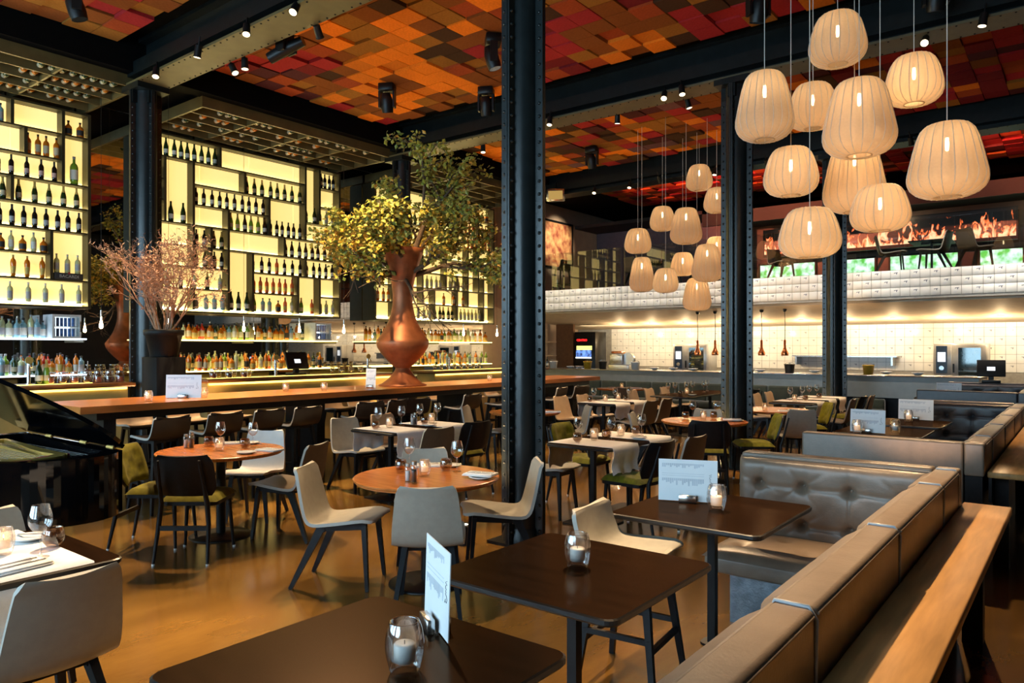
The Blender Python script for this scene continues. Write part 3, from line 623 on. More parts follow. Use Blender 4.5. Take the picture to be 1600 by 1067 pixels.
def mkshell(kind):
    m, me = {'grey': (GREY, GREYEDGE), 'taupe': (TAUPE, GREYEDGE), 'white': (WHITELEATHER, WHITELEATHER), 'tan': (TAN, TAN)}[kind]
    t = thing('shell_chair', '', 'chair')
    MB().sheet(shell_grid(CH_PROF, CH_W, 24, .018), .022, 0, 1).obj('seat_shell', [m, me], t)
    for s in (-1, 1):
        MB().bar((s * .15, .17, .435), (s * .195, .205, 0), .042, .034, .026, .022, up=(0, 1, 0)).obj('leg', BLACK, t)
        MB().bar((s * .14, -.13, .425), (s * .205, -.335, 0), .058, .036, .026, .024, up=(1, 0, 0)).obj('leg', BLACK, t)
        MB().bar((s * .145, .185, .43), (s * .14, -.16, .408), .03, .042, up=(0, 0, 1)).obj('side_rail', BLACK, t)
    for y, z in ((.12, .43), (-.12, .405)): MB().bar((-.16, y, z), (.16, y, z), .03, .04).obj('cross_rail', BLACK, t)
    return t
shell = spawner(mkshell)
def cushion(b, w, d, z0, h, pits, rows=12, cols=14, cy=0, m=0, cx=0):
    P = []
    for i in range(rows + 1):
        r = []
        for j in range(cols + 1):
            u = -1 + 2 * j / cols; v = -1 + 2 * i / rows
            e = (1 - abs(u) ** 5) * (1 - abs(v) ** 5); z = h * max(0, e) ** .4
            x = u * w / 2; y = v * d / 2
            for px, py in pits: z -= h * .45 * math.exp(-((x - px) ** 2 + (y - py) ** 2) / .0018)
            r.append((cx + x, cy + y, z0 + z))
        P.append(r)
    b.grid(P, m, True); Q = [[(p[0], p[1], z0) for p in r] for r in P]; b.grid(Q, m, True, True); return b
def mkgreen():
    t = thing('cushioned_chair', '', 'chair')
    b = MB(); cushion(b, .44, .43, .455, .055, [(-.1, .09), (.1, .09), (0, -.02), (-.1, -.12), (.1, -.12)], cy=.02); b.obj('seat_cushion', GREEN, t)
    MB().plate(rr(.44, .43, .06, 4, 0, .02), .425, .455).obj('seat_frame', BLACK, t)
    P = []; G = []
    for i in range(11):
        r = []; g = []; z = .515 + .315 * i / 10
        for j in range(13):
            u = -1 + 2 * j / 12; ht = abs(i - 5) / 5; ww = .225 * (1 - .20 * max(0, ht - .55) ** 1.5 / .3); x = u * ww
            y = -.235 - .10 * (z - .5) / .33 + .055 * u * u; r.append((x, y, z))
            k = (1 - abs(u) ** 6) * (1 - ht ** 6); q = .042 * max(0, k) ** .5
            for px, pz in ((-.1, .61), (.1, .61), (0, .67), (-.1, .74), (.1, .74)): q -= .02 * math.exp(-((x - px) ** 2 + (z - pz) ** 2) / .0016)
            g.append((x * .97, y + q, z))
        P.append(r); G.append(g)
    MB().sheet(P, .018).obj('backrest', BLACK, t)
    MB().grid(G, 0, True, True).obj('back_cushion', GREEN, t)
    for s in (-1, 1):
        MB().tube([(s * .17, .19, .43), (s * .2, .215, .012)], [.019, .012], 8).obj('leg', BLACK, t)
        MB().tube([(s * .155, -.365, .80), (s * .165, -.315, .62), (s * .175, -.262, .46), (s * .19, -.27, .3), (s * .205, -.33, .012)], [.009, .013, .02, .018, .012], 8).obj('leg', BLACK, t)
        for y in (.2155, -.3305): MB().cyl(.013, 0, .014, 8).obj('foot_cap', CHINA, t, (s * .2045, y, 0))
    MB().bar((-.19, -.275, .27), (.19, -.275, .27), .02, .035).obj('stretcher', BLACK, t)
    return t
green = spawner(mkgreen)
ST_PROF = [(.2, .742), (.19, .752), (.06, .745), (-.08, .735), (-.15, .745), (-.19, .80), (-.215, .88), (-.228, .945), (-.23, .955)]
ST_W = [.34, .38, .42, .42, .42, .415, .41, .40, .36]
def mkstool(kind):
    t = thing('bar_stool', '', 'stool')
    MB().sheet(shell_grid(ST_PROF, ST_W, 20, .02), .022, 0, 1).obj('seat_shell', [{'dark': STOOLBK, 'tan': TAN, 'grey': GREY}[kind], GREYEDGE], t)
    L = [(s, y) for s in (-1, 1) for y in (1, -1)]
    for s, y in L: MB().bar((s * .13, .12 * y, .725), (s * .21, .2 * y, 0), .04, .036, .026, .024, up=(1, 0, 0)).obj('leg', BLACK, t)
    for y in (.175, -.172): MB().bar((-.185, y, .25), (.185, y, .25), .022, .03).obj('footrest', BLACK, t)
    for s in (-1, 1): MB().bar((s * .18, .175, .3), (s * .18, -.175, .3), .022, .03).obj('side_stretcher', BLACK, t)
    MB().box(-.15, .15, -.13, .13, .695, .722).obj('seat_frame', BLACK, t)
    return t
stool = spawner(mkstool)
# ---------------------------------------------------------------- tables
def sq_table(x, y, w, d, label, legs=((0, 0),), top=TABLEDK, r=.05, group=None, foot=.44):
    t = thing('square_table' if abs(w - d) < .2 else 'long_table', label, 'table', (x, y, 0), 0, group)
    MB().plate(rr(w, d, r, 5), .722, .75, 0, 1, ch=.008).obj('table_top', [top, TABLEDGE], t)
    for lx, ly in legs:
        MB().box(lx - .022, lx + .022, ly - .022, ly + .022, .012, .722).obj('pedestal', DARKMET, t)
        MB().plate(rr(foot, foot, .04, 4, lx, ly), 0, .012).obj('base_plate', DARKMET, t)
        MB().bar((lx - .2, ly, .71), (lx + .2, ly, .71), .05, .024).bar((lx, ly - .2, .71), (lx, ly + .2, .71), .05, .024).obj('spider', DARKMET, t)
    return t
def round_table(x, y, r, label):
    t = thing('round_table', label, 'table', (x, y, 0))
    MB().plate(circ(r - .018, 48), .718, .73, 1).plate(circ(r, 48), .73, .75, 0, 0, ch=.006).obj('table_top', [WOODR, WOODR], t)
    MB().cyl(.04, .012, .718, 16).cyl(.14, .70, .718, 20).obj('pedestal', DARKMET, t); MB().lathe([(.001, .03), (.05, .028), (.25, .014), (.265, .006), (.265, 0)], 32).obj('base_plate', DARKMET, t)
    return t
def runner(x, y, w, span, drop_, label, along='x', seed=0):
    # a white cloth laid across a table and hanging down at both sides
    rr_ = random.Random(seed); P = []; hw = w / 2; path = []
    n = 7
    for i in range(n): path.append((-span / 2 - .006 - .012 * math.sin(i), .752 - drop_ + drop_ * i / n))
    for i in range(9): path.append((-span / 2 + span * i / 8, .757))
    for i in range(1, n + 1): path.append((span / 2 + .006 + .012 * math.sin(i), .752 - drop_ * i / n))
    for a, z in path:
        r = []
        for j in range(9):
            u = -hw + w * j / 8; k = max(0, .75 - z) / drop_
            off = .014 * k * math.sin(j * 1.9 + seed) * (1 if a > 0 else -1); zz = z - .02 * k * math.sin(j * 1.3 + seed * 2)
            r.append((a + off, u * (1 - .06 * k), zz) if along == 'x' else (u * (1 - .06 * k), a + off, zz))
        P.append(r)
    MB().sheet(P, .003).obj('table_runner', LINEN, None, (x, y, .0), label=label, cat='cloth')
# ---------------------------------------------------------------- tableware
def mkwine():
    t = thing('wine_glass', '', 'glass')
    MB().lathe(spline([(.001, .100), (.02, .106), (.040, .132), (.046, .158), (.043, .185), (.034, .222)], 12), 20).obj('bowl', GLASSW, t)
    MB().lathe([(.034, .001), (.03, .003), (.008, .007), (.0042, .02), (.0038, .09), (.006, .105)], 12).obj('stem', GLASSW, t); return t
wine = spawner(mkwine)
def mktumb():
    t = thing('smoked_tumbler', '', 'glass'); MB().lathe([(.001, .004), (.026, .004), (.042, .025), (.046, .045), (.042, .072), (.036, .088), (.033, .088), (.039, .07), (.042, .045), (.036, .02), (.001, .012)], 18).obj('bowl', SMOKE, t); return t
tumb = spawner(mktumb)
def mkcandle(kind='lit'):
    big = kind != 'votive'
    t = thing('candle_glass', '', 'candle')
    k = 1.27 if big else 1.02
    MB().lathe([(r * k, z * k) for r, z in spline([(.001, 0), (.028, 0), (.037, .022), (.043, .055), (.040, .088), (.034, .108), (.031, .112), (.028, .108), (.033, .085), (.036, .055), (.031, .03), (.02, .024), (.001, .022)], 40)], 28).obj('glass', GLASS if big else FROST, t)
    MB().lathe([(.001, .03), (.030 * k / 1.27, .03), (.031 * k / 1.27, .076 * k / 1.27), (.027 * k / 1.27, .081 * k / 1.27), (.001, .077 * k / 1.27)], 18).obj('candle', WAXU if kind == 'unlit' else WAX, t)
    MB().cyl(.0012, .07 * k / 1.27, .088 * k / 1.27, 5).obj('wick', LBL['black'], t)
    if kind != 'unlit': MB().lathe([(.001, .086 * k / 1.27), (.003, .089 * k / 1.27), (.0035, .094 * k / 1.27), (.001, .106 * k / 1.27)], 6).obj('flame', FLAME, t)
    return t
candle = spawner(mkcandle)
def mksalt(): 
    t = thing('shaker', '', 'shaker'); MB().lathe([(.001, .0), (.022, .002), (.022, .09), (.018, .1), (.001, .1)], 12).obj('glass', GLASS, t); MB().cyl(.017, .004, .07, 10).obj('salt', CHINA, t); MB().cyl(.019, .1, .12, 12).obj('cap', CHROME, t); return t
salt = spawner(mksalt)
def mkpep():
    t = thing('pepper_mill', '', 'shaker'); MB().lathe([(.001, .0), (.024, .002), (.024, .105), (.02, .115), (.001, .115)], 12).obj('glass', GLASS, t); MB().cyl(.018, .004, .085, 10).obj('peppercorns', LBL['black'], t); MB().cyl(.021, .115, .14, 12).obj('cap', CHROME, t); return t
pep = spawner(mkpep)
def mkplate():
    t = thing('side_plate', '', 'plate'); MB().lathe([(.001, .008), (.045, .008), (.055, .012), (.082, .018), (.083, .015), (.055, .005), (.045, 0), (.001, 0)], 24).obj('dish', CHINA, t)
    MB().bar((-.07, .02, .02), (.08, .03, .02), .012, .002).obj('butter_knife', CHROME, t); return t
plate = spawner(mkplate)
def mknap():
    t = thing('folded_napkin', '', 'napkin'); MB().rbox(-.11, .11, -.07, .07, 0, .008, .003, 1).rbox(-.105, .108, -.066, .07, .008, .015, .003, 1).obj('cloth', LINEN, t)
    f = MB().bar((-.09, .03, .017), (.09, .03, .017), .009, .002).obj('fork', CHROME, t); MB().bar((-.09, -.02, .017), (.1, -.02, .017), .011, .002).obj('knife', CHROME, t); return t
nap = spawner(mknap)
KIND = {'w': (wine, 'wine glass'), 't': (tumb, 'smoked brown tumbler'), 'c': (candle, 'lit candle in a rounded glass'), 's': (salt, 'salt shaker'), 'p': (pep, 'pepper mill'), 'pl': (plate, 'white side plate'), 'n': (nap, 'folded white napkin with cutlery')}
ORD = ['leftmost ', 'second from left ', 'third from left ', 'fourth from left ', 'fifth from left ', 'rightmost ']
def lay(items, where, z=.75):
    by = {}
    for it in items: by.setdefault(it[0], []).append(it)
    for k, L in by.items():
        sp, nm = KIND[k]; L.sort(key=lambda i: (i[1] * rxx + i[2] * ryy) / (i[1] * fxx + i[2] * fyy))
        for i, it in enumerate(L):
            if len(L) == 1: q = ''
            elif len(L) == 2: q = ('left-hand ', 'right-hand ')[i]
            else: q = ORD[i] if i < len(L) - 1 else 'rightmost '
            sp((it[1], it[2], z), it[3] if len(it) > 3 else .66, q + nm + ' on ' + where, **({'key': 'votive'} if k == 'c' else {}))
def menu(x, y, rz, label, z=.75, w=.30, h=.215, tilt=.0, lean=-.06):
    t = thing('menu_stand', label, 'menu', (x, y, z), rz)
    c = MB().box(-w / 2, w / 2, -.0015, .0015, .004, h + .004).obj('menu_card', PAPER, t); c.rotation_euler = (lean, tilt, 0)
    b = MB()
    for ya, yb in ((.80, .92), (.38, .56)):
        k = 0; x0 = -w / 2 + .02
        while x0 < w * .28:
            hh = R.uniform(.3, 1); b.box(x0, x0 + .009, -.0022, -.0016, h * (yb - (yb - ya) * hh), h * yb); x0 += .0115
    for q in (.62, .67): b.box(-w / 2 + .02, w * .28, -.0022, -.0016, h * q, h * q + .002)
    b.obj('printed_columns', INK, c)
    s = MB(); x0 = w * .38; zz = h * .68
    s.tube([(x0 + .008, -.002, zz), (x0 - .006, -.002, zz - .006), (x0 + .008, -.002, zz - .012), (x0 - .004, -.002, zz - .016), (x0 - .004, -.002, zz - .024), (x0 + .004, -.002, zz - .026), (x0 - .004, -.002, zz - .032), (x0 + .003, -.002, zz - .036), (x0 - .004, -.002, zz - .04), (x0 + .006, -.002, zz - .046), (x0 + .014, -.002, zz - .056), (x0 + .008, -.002, zz - .066), (x0 - .006, -.002, zz - .064), (x0 - .002, -.002, zz - .056), (x0 - .012, -.002, zz - .07)], .0011, 4)
    s.obj('signature_logo', INKD, c)
    for y0, y1 in ((-.042, -.016), (.016, .036)): MB().rbox(-.048, .048, y0, y1, 0, .046, .002, 1).obj('steel_block', CHROME, t)
    MB().box(-.048, .048, -.02, .02, 0, .004).obj('block_base', CHROME, t)
    return t
# ---------------------------------------------------------------- near dark tables along the booth
sq_table(-1.615, 1.385, .85, .85, 'dark square table at the bottom centre, nearest the camera', foot=.12)
sq_table(-1.645, 2.515, .85, .84, 'dark square table with one candle, in the middle of the booth row', foot=.12)
sq_table(-1.64, 3.91, .84, .88, 'dark square table with a standing menu card beside the grey booth end', foot=.12)
candle((-1.49, 1.42, .75), 0, 'unlit candle in thick glass on the nearest dark table', key='unlit'); candle((-1.64, 2.53, .75), 0, 'unlit candle in thick glass alone on the second dark table', key='unlit'); candle((-1.61, 3.89, .75), 0, 'glowing candle glass beside the standing menu on the third dark table', key='lit')
menu(-1.64, 1.70, -.53, 'tall white menu card seen at an angle on the nearest dark table', w=.275, h=.27, lean=-.03)
menu(-1.83, 4.0, .36, 'white printed menu card on the third dark table, facing the camera', w=.335, h=.24)
# ---------------------------------------------------------------- leather booths and their back ledges
def tufted(b, w, h, t, pits, nx=40, nz=22, m=0):
    # padded panel, front face looks to -Y, origin at lower left front corner
    P = []
    for i in range(nz + 1):
        r = []
        for j in range(nx + 1):
            x = w * j / nx; z = h * i / nz; u = 2 * j / nx - 1; v = 2 * i / nz - 1
            q = t * max(0, (1 - abs(u) ** 14) * (1 - abs(v) ** 10)) ** .35
            for px, pz in pits:
                dx, dz = x - px, z - pz; d2 = dx * dx + dz * dz; q -= .062 * math.exp(-d2 / .0007) + .016 * math.exp(-d2 / .005)
                a = math.atan2(dz, dx); q -= .006 * max(0, math.cos(a * 4 + px * 9)) ** 10 * math.exp(-d2 / .02)
            for (px, pz), (qx, qz) in zip(pits, pits[1:]):
                if abs(pz - qz) < .02 and px < x < qx: q -= .007 * math.exp(-(z - pz + .01) ** 2 / .0002)
            r.append((x, -max(.006, q), z))
        P.append(r)
    b.grid(P, m, True, False)
    for px, pz in pits: b.sphere((px, -.022, pz), .009, 8, m)
    return b
def booth(name_lb, y0, y1, xr, xl, sect, h, mat, inner=None, near_end=False, outer=.71, seat=True):
    # back runs along Y at x in [xr-.13, xr]; far end panel along X from xl to xr
    inner = inner or mat; t = thing('leather_booth', name_lb, 'booth', (xr, y0, 0)); L = y1 - y0; W = xr - xl
    ys = sect
    for a, b in zip(ys, ys[1:]):
        s = MB().rbox(-.125, 0, a - y0 + .004, b - y0 - .004, outer, h, .022, 3).obj('back_cushion', mat, t)
        MB().tube([(-.002, b - y0, outer + .01), (.002, b - y0, h - .03), (-.018, b - y0, h + .001), (-.11, b - y0, h + .001), (-.126, b - y0, h - .04)], .006, 6).obj('piping', PIPING, s)
        MB().tube([(.0, a - y0 + .02, h - .018), (.0, b - y0 - .02, h - .018)], .004, 6).obj('edge_seam', mat, s)
        n = MB(); tufted(n, b - a - .01, h - .44, .08, [((b - a) * q, .33) for q in (.2, .5, .8)] + [((b - a) * q, .12) for q in (.2, .5, .8)], 24, 14)
        o = n.obj('inner_cushion', inner, t, (-.10, b - y0 - .005, .44)); o.rotation_euler = (0, 0, -PI / 2)
    MB().box(-.12, -.01, .0, L, 0, outer).obj('back_frame', BLACK, t)
    # far end
    ye = L
    MB().rbox(-W, -.13, ye - .0, ye + .13, .30, h, .02, 3).obj('end_panel', mat, t)
    MB().rbox(-.126, 0, ye, ye + .13, outer, h, .02, 3).obj('corner_cushion', mat, t)
    n = MB(); ww = W - .13; pit = [(ww * q, h - .44 - .14) for q in (.13, .37, .62, .88)] + [(ww * q, .13) for q in (.37, .62)]
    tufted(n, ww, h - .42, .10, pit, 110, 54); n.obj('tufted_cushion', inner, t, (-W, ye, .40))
    MB().tube([(-W + .02, ye - .03, h - .02), (-.13, ye - .03, h - .02)], .005, 6).obj('edge_seam', mat, t)
    if near_end:
        MB().rbox(-W, -.13, 0, .12, .02, h, .018, 3).obj('near_panel', mat, t); MB().rbox(-.126, 0, 0, .12, outer, h, .018, 3).obj('near_corner', mat, t)
    if seat:
        b = MB(); cushion(b, W - .14, .62, .40, .06, [(-.38, -.1), (0, -.1), (.38, -.1), (-.2, .12), (.2, .12)], 26, 44, ye - .36, 0, -(W + .13) / 2); b.obj('seat_cushion', mat, t)
        MB().rbox(-W + .02, -.14, ye - .665, ye - .02, .31, .405, .015, 2).obj('seat_front', mat, t)
        MB().box(-W + .14, -.3, ye - .56, ye - .03, 0, .31).obj('seat_plinth', M('scuffed_steel_plinth', (.22, .26, .30), .4, metal=.5, var=.35, scale=14, bump=.2), t)
        MB().rbox(-.50, -.14, .05, ye - .67, .34, .46, .03, 2).obj('side_seat', mat, t); MB().box(-.44, -.14, .1, ye - .75, 0, .34).obj('side_plinth', BLACK, t)
    return t
booth('grey leather booth in the right foreground with tufted far end', .3, 4.85, -.57, -1.83, [.3, .93, 2.05, 3.17, 4.29, 4.85], .95, BOOTH)
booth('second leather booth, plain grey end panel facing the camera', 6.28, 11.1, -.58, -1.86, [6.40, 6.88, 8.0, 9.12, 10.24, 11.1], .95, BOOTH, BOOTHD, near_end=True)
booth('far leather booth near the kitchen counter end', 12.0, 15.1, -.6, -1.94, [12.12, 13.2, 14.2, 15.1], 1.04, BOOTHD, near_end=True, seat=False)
def ledge(y0, y1, lb, leg):
    t = thing('ledge_shelf', lb, 'shelf', (-.57, y0, 0)); L = y1 - y0
    MB().rbox(.003, .24, 0, L, .70, .745, .006, 1).obj('plank', WOODLEDGE, t)
    for y in leg: MB().box(.02, .12, y - y0 - .05, y - y0 + .05, 0, .70).obj('post', BLACK, t)
    MB().box(.01, .03, 0, L, .52, .70).obj('backing_rail', BLACK, t)
ledge(.2, 5.02, 'long honey-coloured wooden ledge along the back of the near booth', (1.2, 3.1, 4.85)); ledge(6.35, 11.2, 'wooden ledge along the back of the second booth', (6.6, 8.8, 11.0))
sq_table(-1.72, 8.72, .85, .88, 'dark table just behind the plain grey booth panel'); sq_table(-1.70, 9.9, .85, .9, 'dark table by the dark tufted end of the second booth'); sq_table(-1.72, 13.6, .9, .9, 'dark table in the far booth near the kitchen').scale = (1, 1, 1.14)
menu(-1.82, 8.42, -.1, 'white menu card seen from behind, over the grey booth panel', w=.35, h=.24); candle((-1.58, 8.55, .75), 0, 'smoky candle glass right of the menu behind the grey panel', key='unlit'); candle((-1.9, 8.33, .75), 0, 'candle glass in front of the menu behind the grey panel', key='lit')
menu(-1.67, 10.28, -.05, 'white printed menu card against the dark tufted booth', w=.39, h=.25); candle((-1.70, 10.0, .75), 0, 'lit candle in front of the menu by the dark tufted booth', key='lit')
menu(-1.75, 13.7, -.1, 'small white menu card on the farthest booth table', z=.855, w=.36, h=.22)
# ---------------------------------------------------------------- restaurant tables
R1, R2, R3, R5, R6, R4 = (-3.65, 3.69), (-5.99, 3.5), (-3.71, 8.59), (-6.23, 8.25), (-3.58, 10.75), (-8.1, 14.3)
w1 = 'the nearest round table'; w2 = 'the round table beside the piano'; w3 = 'the round table before column two'
round_table(*R1, .51, 'orange-brown round table with four grey chairs, left of the nearest column'); round_table(*R2, .53, 'orange-brown round table by the piano, black chairs around it'); round_table(*R3, .52, 'round wooden table in front of the second column')
round_table(*R5, .5, 'round wooden table half hidden behind the nearest column'); round_table(*R6, .5, 'round wooden table half hidden behind the second column'); round_table(*R4, .55, 'far round wooden table by the green banquette at the end of the bar table')
lay([('w', -4.0, 3.86), ('w', -3.6, 3.95), ('t', -3.91, 3.69), ('t', -3.69, 3.93), ('c', -3.66, 3.68), ('s', -3.6, 3.46), ('p', -3.54, 3.46), ('pl', -3.27, 3.83), ('pl', -3.78, 4.08)], w1)
nap((-3.30, 3.86, .768), .3, 'folded white napkin on the right-hand side plate of ' + w1); nap((-3.93, 4.0, .75), .9, 'folded white napkin at the back of ' + w1)
lay([('w', -6.22, 3.63), ('w', -5.95, 3.79), ('t', -6.31, 3.57), ('t', -5.92, 3.69), ('c', -5.96, 3.47), ('s', -6.38, 3.39), ('p', -6.34, 3.42), ('pl', -5.62, 3.52), ('pl', -6.15, 3.9)], w2)
nap((-5.62, 3.74, .75), .2, 'folded white napkin at the right of ' + w2); nap((-6.3, 3.8, .75), .9, 'folded white napkin at the back of ' + w2)
lay([('w', -3.98, 8.85), ('t', -4.0, 8.68), ('c', -3.75, 8.66), ('t', -3.73, 8.93), ('w', -3.72, 9.0), ('pl', -3.36, 8.75)], w3)
nap((-3.4, 8.7, .768), .4, 'folded napkin at the right edge of ' + w3)
lay([('c', -3.6, 10.45), ('pl', -3.3, 10.75)], 'the round table behind the second column'); nap((-3.34, 10.55, .75), .4, 'folded napkin on the round table behind the second column')
nap((-5.85, 8.4, .75), .6, 'folded napkin on the round table behind the nearest column'); lay([('c', -8.1, 14.3), ('pl', -8.3, 14.2)], 'the far round table by the green banquette'); nap((-7.85, 14.5, .75), .6, 'folded napkin on the far round table by the green banquette')
S1, S2, S3, S4, S5 = (-6.04, 5.9), (-3.66, 6.27), (-6.2, 10.65), (-6.05, 13.6), (-3.78, 13.2)
sq_table(*S1, .70, 1.30, 'white-clothed table in front of the bar stools, left of the nearest column', ((0, -.35), (0, .35))); sq_table(*S2, .70, 1.30, 'white-clothed table right of the nearest column', ((0, -.35), (0, .35)))
sq_table(*S3, .70, 1.2, 'white-clothed table in the middle distance under the far pendant lamps', ((0, -.3), (0, .3))); sq_table(*S4, .8, 2.4, 'long dark table with many glasses in front of the green banquette', ((0, -.7), (0, .7))); sq_table(*S5, .70, 2.2, 'long white-clothed table between the two far columns', ((0, -.7), (0, .7)))
for (sx, sy), wn, dys in ((S1, 'the clothed table by the stools', (-.36, .33)), (S2, 'the clothed table right of the column', (-.36, .33)), (S3, 'the clothed table under the far pendants', (-.3, .3)), (S5, 'the long clothed table between the far columns', (-.6, .1, .75))):
    for i, dy in enumerate(dys): runner(sx, sy + dy, .46, .70, .24, ('near', 'far', 'farthest')[i] + ' white cloth runner across ' + wn, 'x', i + int(abs(sx) * 10))
lay([('w', -6.22, 5.52), ('w', -6.17, 5.83), ('w', -6.25, 6.2), ('w', -6.2, 6.45), ('t', -6.1, 5.38), ('t', -6.05, 6.08), ('c', -6.12, 5.6), ('c', -6.1, 6.25), ('s', -6.17, 6.0), ('p', -6.09, 5.97), ('pl', -5.88, 5.98)], 'the clothed table by the stools', .759)
lay([('w', -3.9, 6.03), ('t', -3.78, 5.83), ('c', -3.73, 6.05), ('w', -3.6, 6.15), ('t', -3.69, 6.21), ('c', -3.72, 6.55), ('w', -3.54, 6.65), ('t', -3.64, 6.71), ('pl', -3.45, 6.42)], 'the clothed table right of the column', .759)
lay([('w', -6.42, 10.4), ('w', -6.2, 10.72), ('w', -6.15, 11.1), ('c', -6.26, 10.5), ('c', -6.3, 11.0), ('t', -6.4, 10.25), ('t', -6.1, 10.9)], 'the clothed table under the far pendants', .759)
lay([('w', -6.3, 12.9), ('w', -6.35, 13.3), ('w', -6.2, 13.5), ('w', -6.25, 13.9), ('w', -6.1, 14.1), ('w', -6.2, 14.5), ('c', -6.1, 13.3), ('t', -6.0, 12.8), ('pl', -5.85, 13.0)], 'the long dark table by the green banquette')
lay([('w', -3.95, 12.7), ('w', -3.9, 13.2), ('w', -3.9, 13.6), ('w', -3.85, 13.9), ('t', -3.7, 12.7), ('t', -3.7, 13.5), ('c', -3.8, 12.45)], 'the long clothed table between the far columns', .759)
sq_table(-3.68, 1.06, .86, .80, 'dark table with white cloth at the bottom left corner')
runner(-3.70, 1.03, .62, .86, .26, 'white cloth runner over the bottom left corner table', 'x', 3)
lay([('w', -3.5, 1.22), ('t', -3.64, 1.32), ('c', -3.68, 1.14), ('pl', -3.86, 1.30)], 'the bottom left corner table', .759)
nap((-3.40, 1.10, .76), 1.7, 'long folded white napkin by the wine glass on the bottom left table'); nap((-3.42, .86, .76), 1.6, 'folded white napkin at the near edge of the bottom left table')
# ---------------------------------------------------------------- chairs around them
C = 'grey shell chair '
for f_, key, x, y, dx, dy, lb in (
    (shell, 'grey', -3.27, 1.12, -1, -.04, C + 'with its back to the camera in the bottom left corner'), (shell, 'grey', -4.12, 1.30, 1, .1, C + 'cut off at the left edge beyond the corner table'),
    (shell, 'grey', -3.32, 3.38, -.55, .62, C + 'with its back to the camera at ' + w1), (shell, 'grey', -4.10, 3.36, .75, .45, C + 'seen from the side, left of ' + w1),
    (shell, 'grey', -3.42, 4.18, -.62, -.62, C + 'right of ' + w1 + ', touching the column'), (shell, 'grey', -4.10, 4.12, .6, -.62, C + 'behind ' + w1 + ', facing the camera'),
    (green, 'g', -5.60, 3.08, -.62, .78, 'black chair with olive seat cushion, in front of ' + w2), (green, 'g', -6.14, 3.04, .75, .6, 'chair with olive tufted back between the piano and ' + w2),
    (shell, 'taupe', -5.55, 3.86, -.85, -.35, 'dark brown shell chair right of ' + w2), (shell, 'white', -6.33, 4.05, .55, -.75, 'white shell chair behind ' + w2),
    (shell, 'grey', -6.66, 5.62, 1, -.1, C + 'at the near left of the clothed table by the stools'), (shell, 'taupe', -5.60, 5.62, -1, .25, 'taupe shell chair with its back to the camera at the clothed table by the stools'),
    (green, 'g', -5.62, 6.22, -1, .1, 'black chair with olive cushion at the right of the clothed table by the stools'), (shell, 'tan', -6.66, 6.25, 1, 0, 'tan shell chair behind the clothed table by the stools'),
    (shell, 'grey', -4.20, 5.98, 1, .15, C + 'left of the clothed table beside the column'), (green, 'g', -4.22, 6.62, 1, 0, 'olive cushioned chair behind the left side of the clothed table beside the column'),
    (green, 'g', -3.22, 5.92, -1, .1, 'black chair with olive cushion under the white cloth, right of the nearest column'), (shell, 'taupe', -3.20, 6.55, -1, .1, 'taupe shell chair at the far right of the clothed table beside the column'),
    (shell, 'grey', -4.28, 8.42, .9, .3, C + 'left of ' + w3), (green, 'g', -3.45, 8.12, -.35, .8, 'black backed chair with olive seat in front of ' + w3), (green, 'g', -3.22, 8.98, -.8, -.5, 'olive velvet chair right of ' + w3), (shell, 'grey', -3.95, 9.2, .3, -.9, C + 'behind ' + w3),
    (shell, 'grey', -6.72, 7.98, .9, .4, C + 'left of the round table behind the nearest column'), (shell, 'grey', -5.85, 8.75, -.7, -.7, C + 'right of the round table behind the nearest column'),
    (shell, 'tan', -6.80, 10.4, 1, -.1, 'tan shell chair at the left of the table under the far pendants'), (shell, 'taupe', -5.68, 10.45, -1, .1, 'taupe shell chair nearest on the right of the table under the far pendants'), (shell, 'taupe', -5.70, 11.0, -1, 0, 'taupe shell chair second on the right of the table under the far pendants'), (shell, 'tan', -6.75, 11.05, 1, 0, 'tan shell chair behind the table under the far pendants'),
    (shell, 'tan', -6.72, 12.8, 1, 0, 'tan shell chair nearest on the left of the long dark table'), (shell, 'tan', -6.72, 13.5, 1, 0, 'tan shell chair second on the left of the long dark table'), (shell, 'tan', -6.72, 14.2, 1, 0, 'tan shell chair third on the left of the long dark table'), (shell, 'taupe', -5.4, 13.0, -1, 0, 'taupe shell chair on the right of the long dark table'), (green, 'g', -5.4, 13.7, -1, 0, 'black cushioned chair on the right of the long dark table'), (green, 'g', -5.4, 14.3, -1, 0, 'black cushioned chair at the far right of the long dark table'),
    (shell, 'grey', -3.18, 10.42, -.4, .6, C + 'with its back to the camera, right of the second column'), (green, 'g', -3.25, 11.35, -.75, -.5, 'olive tufted chair right of the second column, facing left'),
    (shell, 'taupe', -3.28, 12.75, -1, 0, 'taupe shell chair with a cloth over it at the long table between the far columns'), (green, 'g', -3.25, 13.4, -1, 0, 'black cushioned chair at the right of the long table between the far columns'), (shell, 'tan', -3.25, 13.95, -1, 0, 'tan shell chair at the far right of the long table between the far columns'),
    (shell, 'tan', -4.42, 12.6, 1, 0, 'tan shell chair first on the left of the long table between the far columns'), (shell, 'tan', -4.42, 13.25, 1, 0, 'tan shell chair second on the left of the long table between the far columns'), (shell, 'tan', -4.42, 13.9, 1, 0, 'tan shell chair third on the left of the long table between the far columns'),
    (shell, 'taupe', -7.75, 13.75, -.4, .7, 'taupe shell chair in front of the far round table'), (shell, 'tan', -7.4, 14.4, -1, 0, 'tan shell chair right of the far round table'), (shell, 'tan', -8.7, 13.9, .8, .5, 'tan shell chair left of the far round table')):
    f_((x, y, 0), face(dx, dy), lb, key=key if f_ is shell else None)
stool((-1.80, 3.27, 0), face(1, .1), 'low grey counter stool between the second and third dark tables', key='grey').scale = (1, 1, .87)
